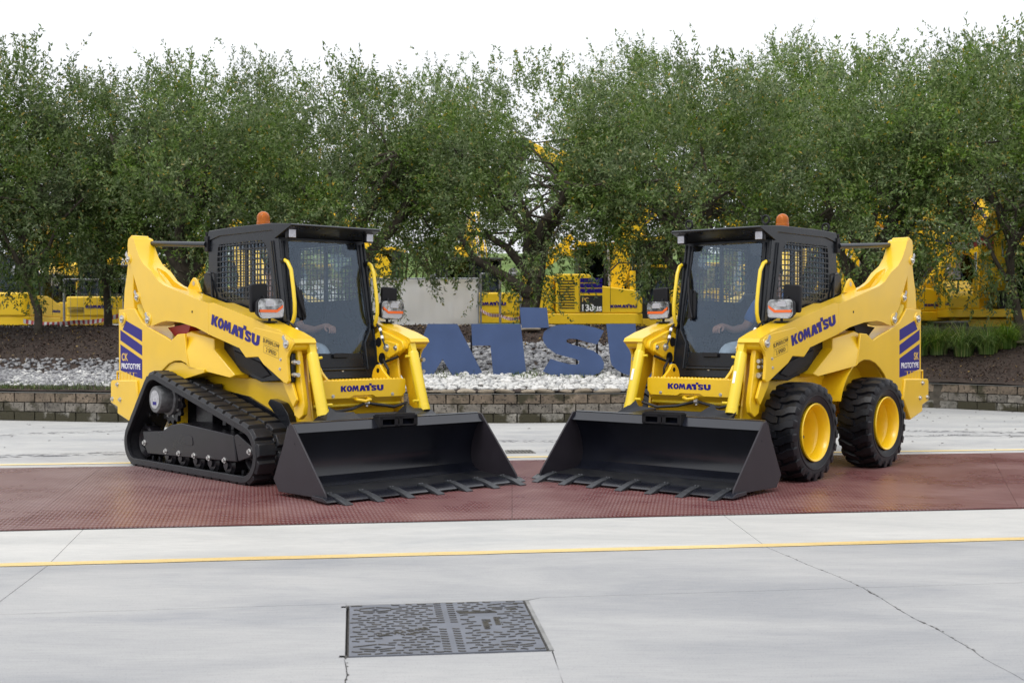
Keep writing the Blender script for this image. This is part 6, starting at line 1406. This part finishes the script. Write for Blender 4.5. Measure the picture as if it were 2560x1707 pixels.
def tree(label, px, Y, cv, rz, hz, sc=1.0, lean=(0, 0), extra=(), seed=1, zb=None, low=0, th=1.0):
    x = (px-1280)/3119*Y; g = terr_z(x, Y)-.1 if zb is None else zb
    T = thing('olive_tree', label, 'tree', (x, Y, g), 0, 'row of grey-green trees behind the bed')
    me, cc = CR[cv if seed % 3 else 4]; cz = hz-g
    c = bpy.data.objects.new('crown', me); col.objects.link(c); c.parent = T; cz = cz - .50 - low; c.location = (lean[0], lean[1], cz); c.rotation_euler = (0, 0, rz); c.scale = (sc, sc, sc*1.0)
    m_ = Matrix.Rotation(rz, 3, 'Z'); cw = [m_ @ (Vector(p)*sc)+Vector((lean[0], lean[1], cz)) for p in cc]
    r = random.Random(seed); tr = [(0, 0, 0), (lean[0]*.15+r.uniform(-.06, .06), 0, .45), (lean[0]*.4+r.uniform(-.1, .1), lean[1]*.3, 1.0), (lean[0]*.7+r.uniform(-.1, .1), lean[1]*.6, 1.6)]
    wood(seed, tr, cw, extra, 36, th).build('trunk', M['bark'], T, ang=60)
    return T
TR = tree
TR('leftmost tree, its trunk outside the left edge', -150, 21.2, 0, .4, 4.35, 1.05, seed=21, low=.12)
TR('tree with thin low twigs hanging in front of the leftmost excavators', 95, 20.9, 1, 1.4, 4.25, 1.02, (-.3, 0), extra=[[(-.1, -.1, 1.2), (.3, -.3, 1.5), (.5, -.4, 1.9), (.9, -.4, 2.3)]], seed=22, low=.0, th=.38)
TR('tree with a forked trunk just behind the rear of the tracked loader', 455, 21.4, 2, 2.2, 4.15, 1.0, (-.1, 0), extra=[[(0, 0, .9), (-.25, 0, 1.5), (-.65, 0, 1.8), (-.95, 0, 2.4)], [(0, 0, .7), (.35, 0, 1.3), (.8, .1, 2.0), (1.1, .1, 2.8)]], seed=23, low=.12)
TR('tree directly behind the cab of the tracked loader with a limb leaning right', 880, 21.6, 3, .9, 4.20, 1.03, (0, 0), extra=[[(0, 0, .9), (.3, 0, 1.5), (.75, 0, 2.0), (1.1, 0, 2.7), (1.3, 0, 3.1)], [(0, 0, 1.0), (-.3, 0, 1.8), (-.55, 0, 2.6)]], seed=24, low=.22)
TR('tree with thick dark trunk between the white barrier and the numbered excavator', 1325, 21.5, 0, 3.0, 4.20, 1.0, (0, 0), extra=[[(0, -.1, .75), (-.45, -.15, 1.05), (-.95, -.2, 1.35), (-1.3, -.2, 1.9)], [(.05, 0, .5), (.2, 0, 1.3), (.35, 0, 2.2)]], seed=25, low=.08)
TR('tree behind the cab of the wheeled loader', 1735, 21.6, 1, 3.9, 4.5, 1.06, (0, 0), extra=[[(0, 0, 1.0), (-.3, 0, 1.8), (-.7, 0, 2.4), (-1.0, 0, 2.7)], [(0, 0, 1.0), (.25, 0, 1.9), (.3, 0, 2.8)]], seed=26, low=.34)
TR('tree with dark forked trunk above the raised rear arm of the wheeled loader', 2160, 22.6, 2, 5.0, 4.75, 1.10, (0, 0), extra=[[(0, 0, .8), (-.35, 0, 1.5), (-.6, 0, 2.2), (-.7, 0, 3.0)], [(0, 0, .8), (.4, 0, 1.6), (1.0, 0, 2.5), (1.3, 0, 3.2)]], seed=27, low=.46)
TR('rightmost tree in view, crown reaching the upper right corner', 2555, 22.3, 3, .2, 4.70, 1.14, (-.3, 0), seed=28, low=.34, th=.45)
TR('tree whose trunk stands just outside the right edge', 2830, 21.2, 0, 1.9, 4.6, 1.1, seed=29)
TR('slender tree filling the gap between the two leftmost trees', 270, 22.3, 3, 2.6, 4.30, .92, seed=30, low=.15, th=.42)
TR('slender tree between forked trunk and the beacon of the tracked loader', 650, 33, 0, 4.4, 5.9, 1.3, seed=31, zb=.6)
TR('slender tree behind the white barrier, left of the thick dark trunk', 1100, 33, 1, 5.4, 6.1, 1.25, seed=32, zb=.6, low=.25)
TR('slender tree behind the numbered excavator, right of the bright gap', 1590, 34, 2, .7, 6.6, 1.25, seed=33, zb=.6)
TR('slender tree right of the beacon of the wheeled loader', 1955, 33.5, 3, 1.2, 6.4, 1.35, seed=34, zb=.6)
TR('slender tree deep in the row at the right', 2380, 34, 1, 2.9, 6.5, 1.4, seed=35, zb=.6)

# shrubs beyond the yard at the left, and a far pale shed on the right
def shrub(label, px, Y, z, r_, seed):
    rr = np.random.RandomState(seed); n = 9000; p = rr.normal(size=(n, 3)); p /= np.linalg.norm(p, axis=1)[:, None]; p *= (rr.uniform(.45, 1, n)**.5)[:, None]*(1+.18*np.sin(p[:, :1]*7+seed)*np.cos(p[:, 2:]*6)); C = p*(r_, r_, r_*.8); D = p*.5+rr.normal(size=(n, 3))*.7; D /= np.linalg.norm(D, axis=1)[:, None]; l = rr.uniform(.10, .2, n)[:, None]
    W = np.cross(D, rr.normal(size=(n, 3))); W /= np.linalg.norm(W, axis=1)[:, None]
    T = thing('shrub', label, 'shrub', ((px-1280)/3119*Y, Y, z)); o = put('foliage', quads_obj('foliage', C, D*l, W*l*.3, M['leaf_dark']), None, T, loc=(0, 0, r_*.7)); MB().tube([(0, 0, -.3), (0, 0, r_*.7)], .12, 8).build('stem', M['bark'], T)
shrub('round green shrub on the grass bank behind the leftmost machines', 185, 60, 3.6, 2.6, 1)
shrub('smaller green shrub on the bank beside the tracked loader tower', 285, 58, 3.4, 2.0, 2)
shrub('dark shrub on the bank at the left edge', 40, 62, 3.8, 2.4, 3)
bd = thing('shed', 'pale industrial shed with grey metal roof glimpsed through the right trees', 'building', (16.5, 42, .6))
MB().box((0, 0, 2.2), (9, 8, 4.4)).build('wall', mat('shed_wall', (.45, .40, .36), .8, var=.1), bd, smooth=False)
MB().prism([(-4.8, 4.4), (4.8, 4.4), (4.2, 5.2), (0, 5.9), (-4.2, 5.2)], -4.3, 4.3).build('roof', mat('shed_roof', (.20, .23, .28), .5), bd, smooth=False)
for k in range(4): MB().box((-3.2+2.1*k, -4.02, 2.8), (1.1, .06, 1.0)).build('window', M['glass_dark'], bd, smooth=False)
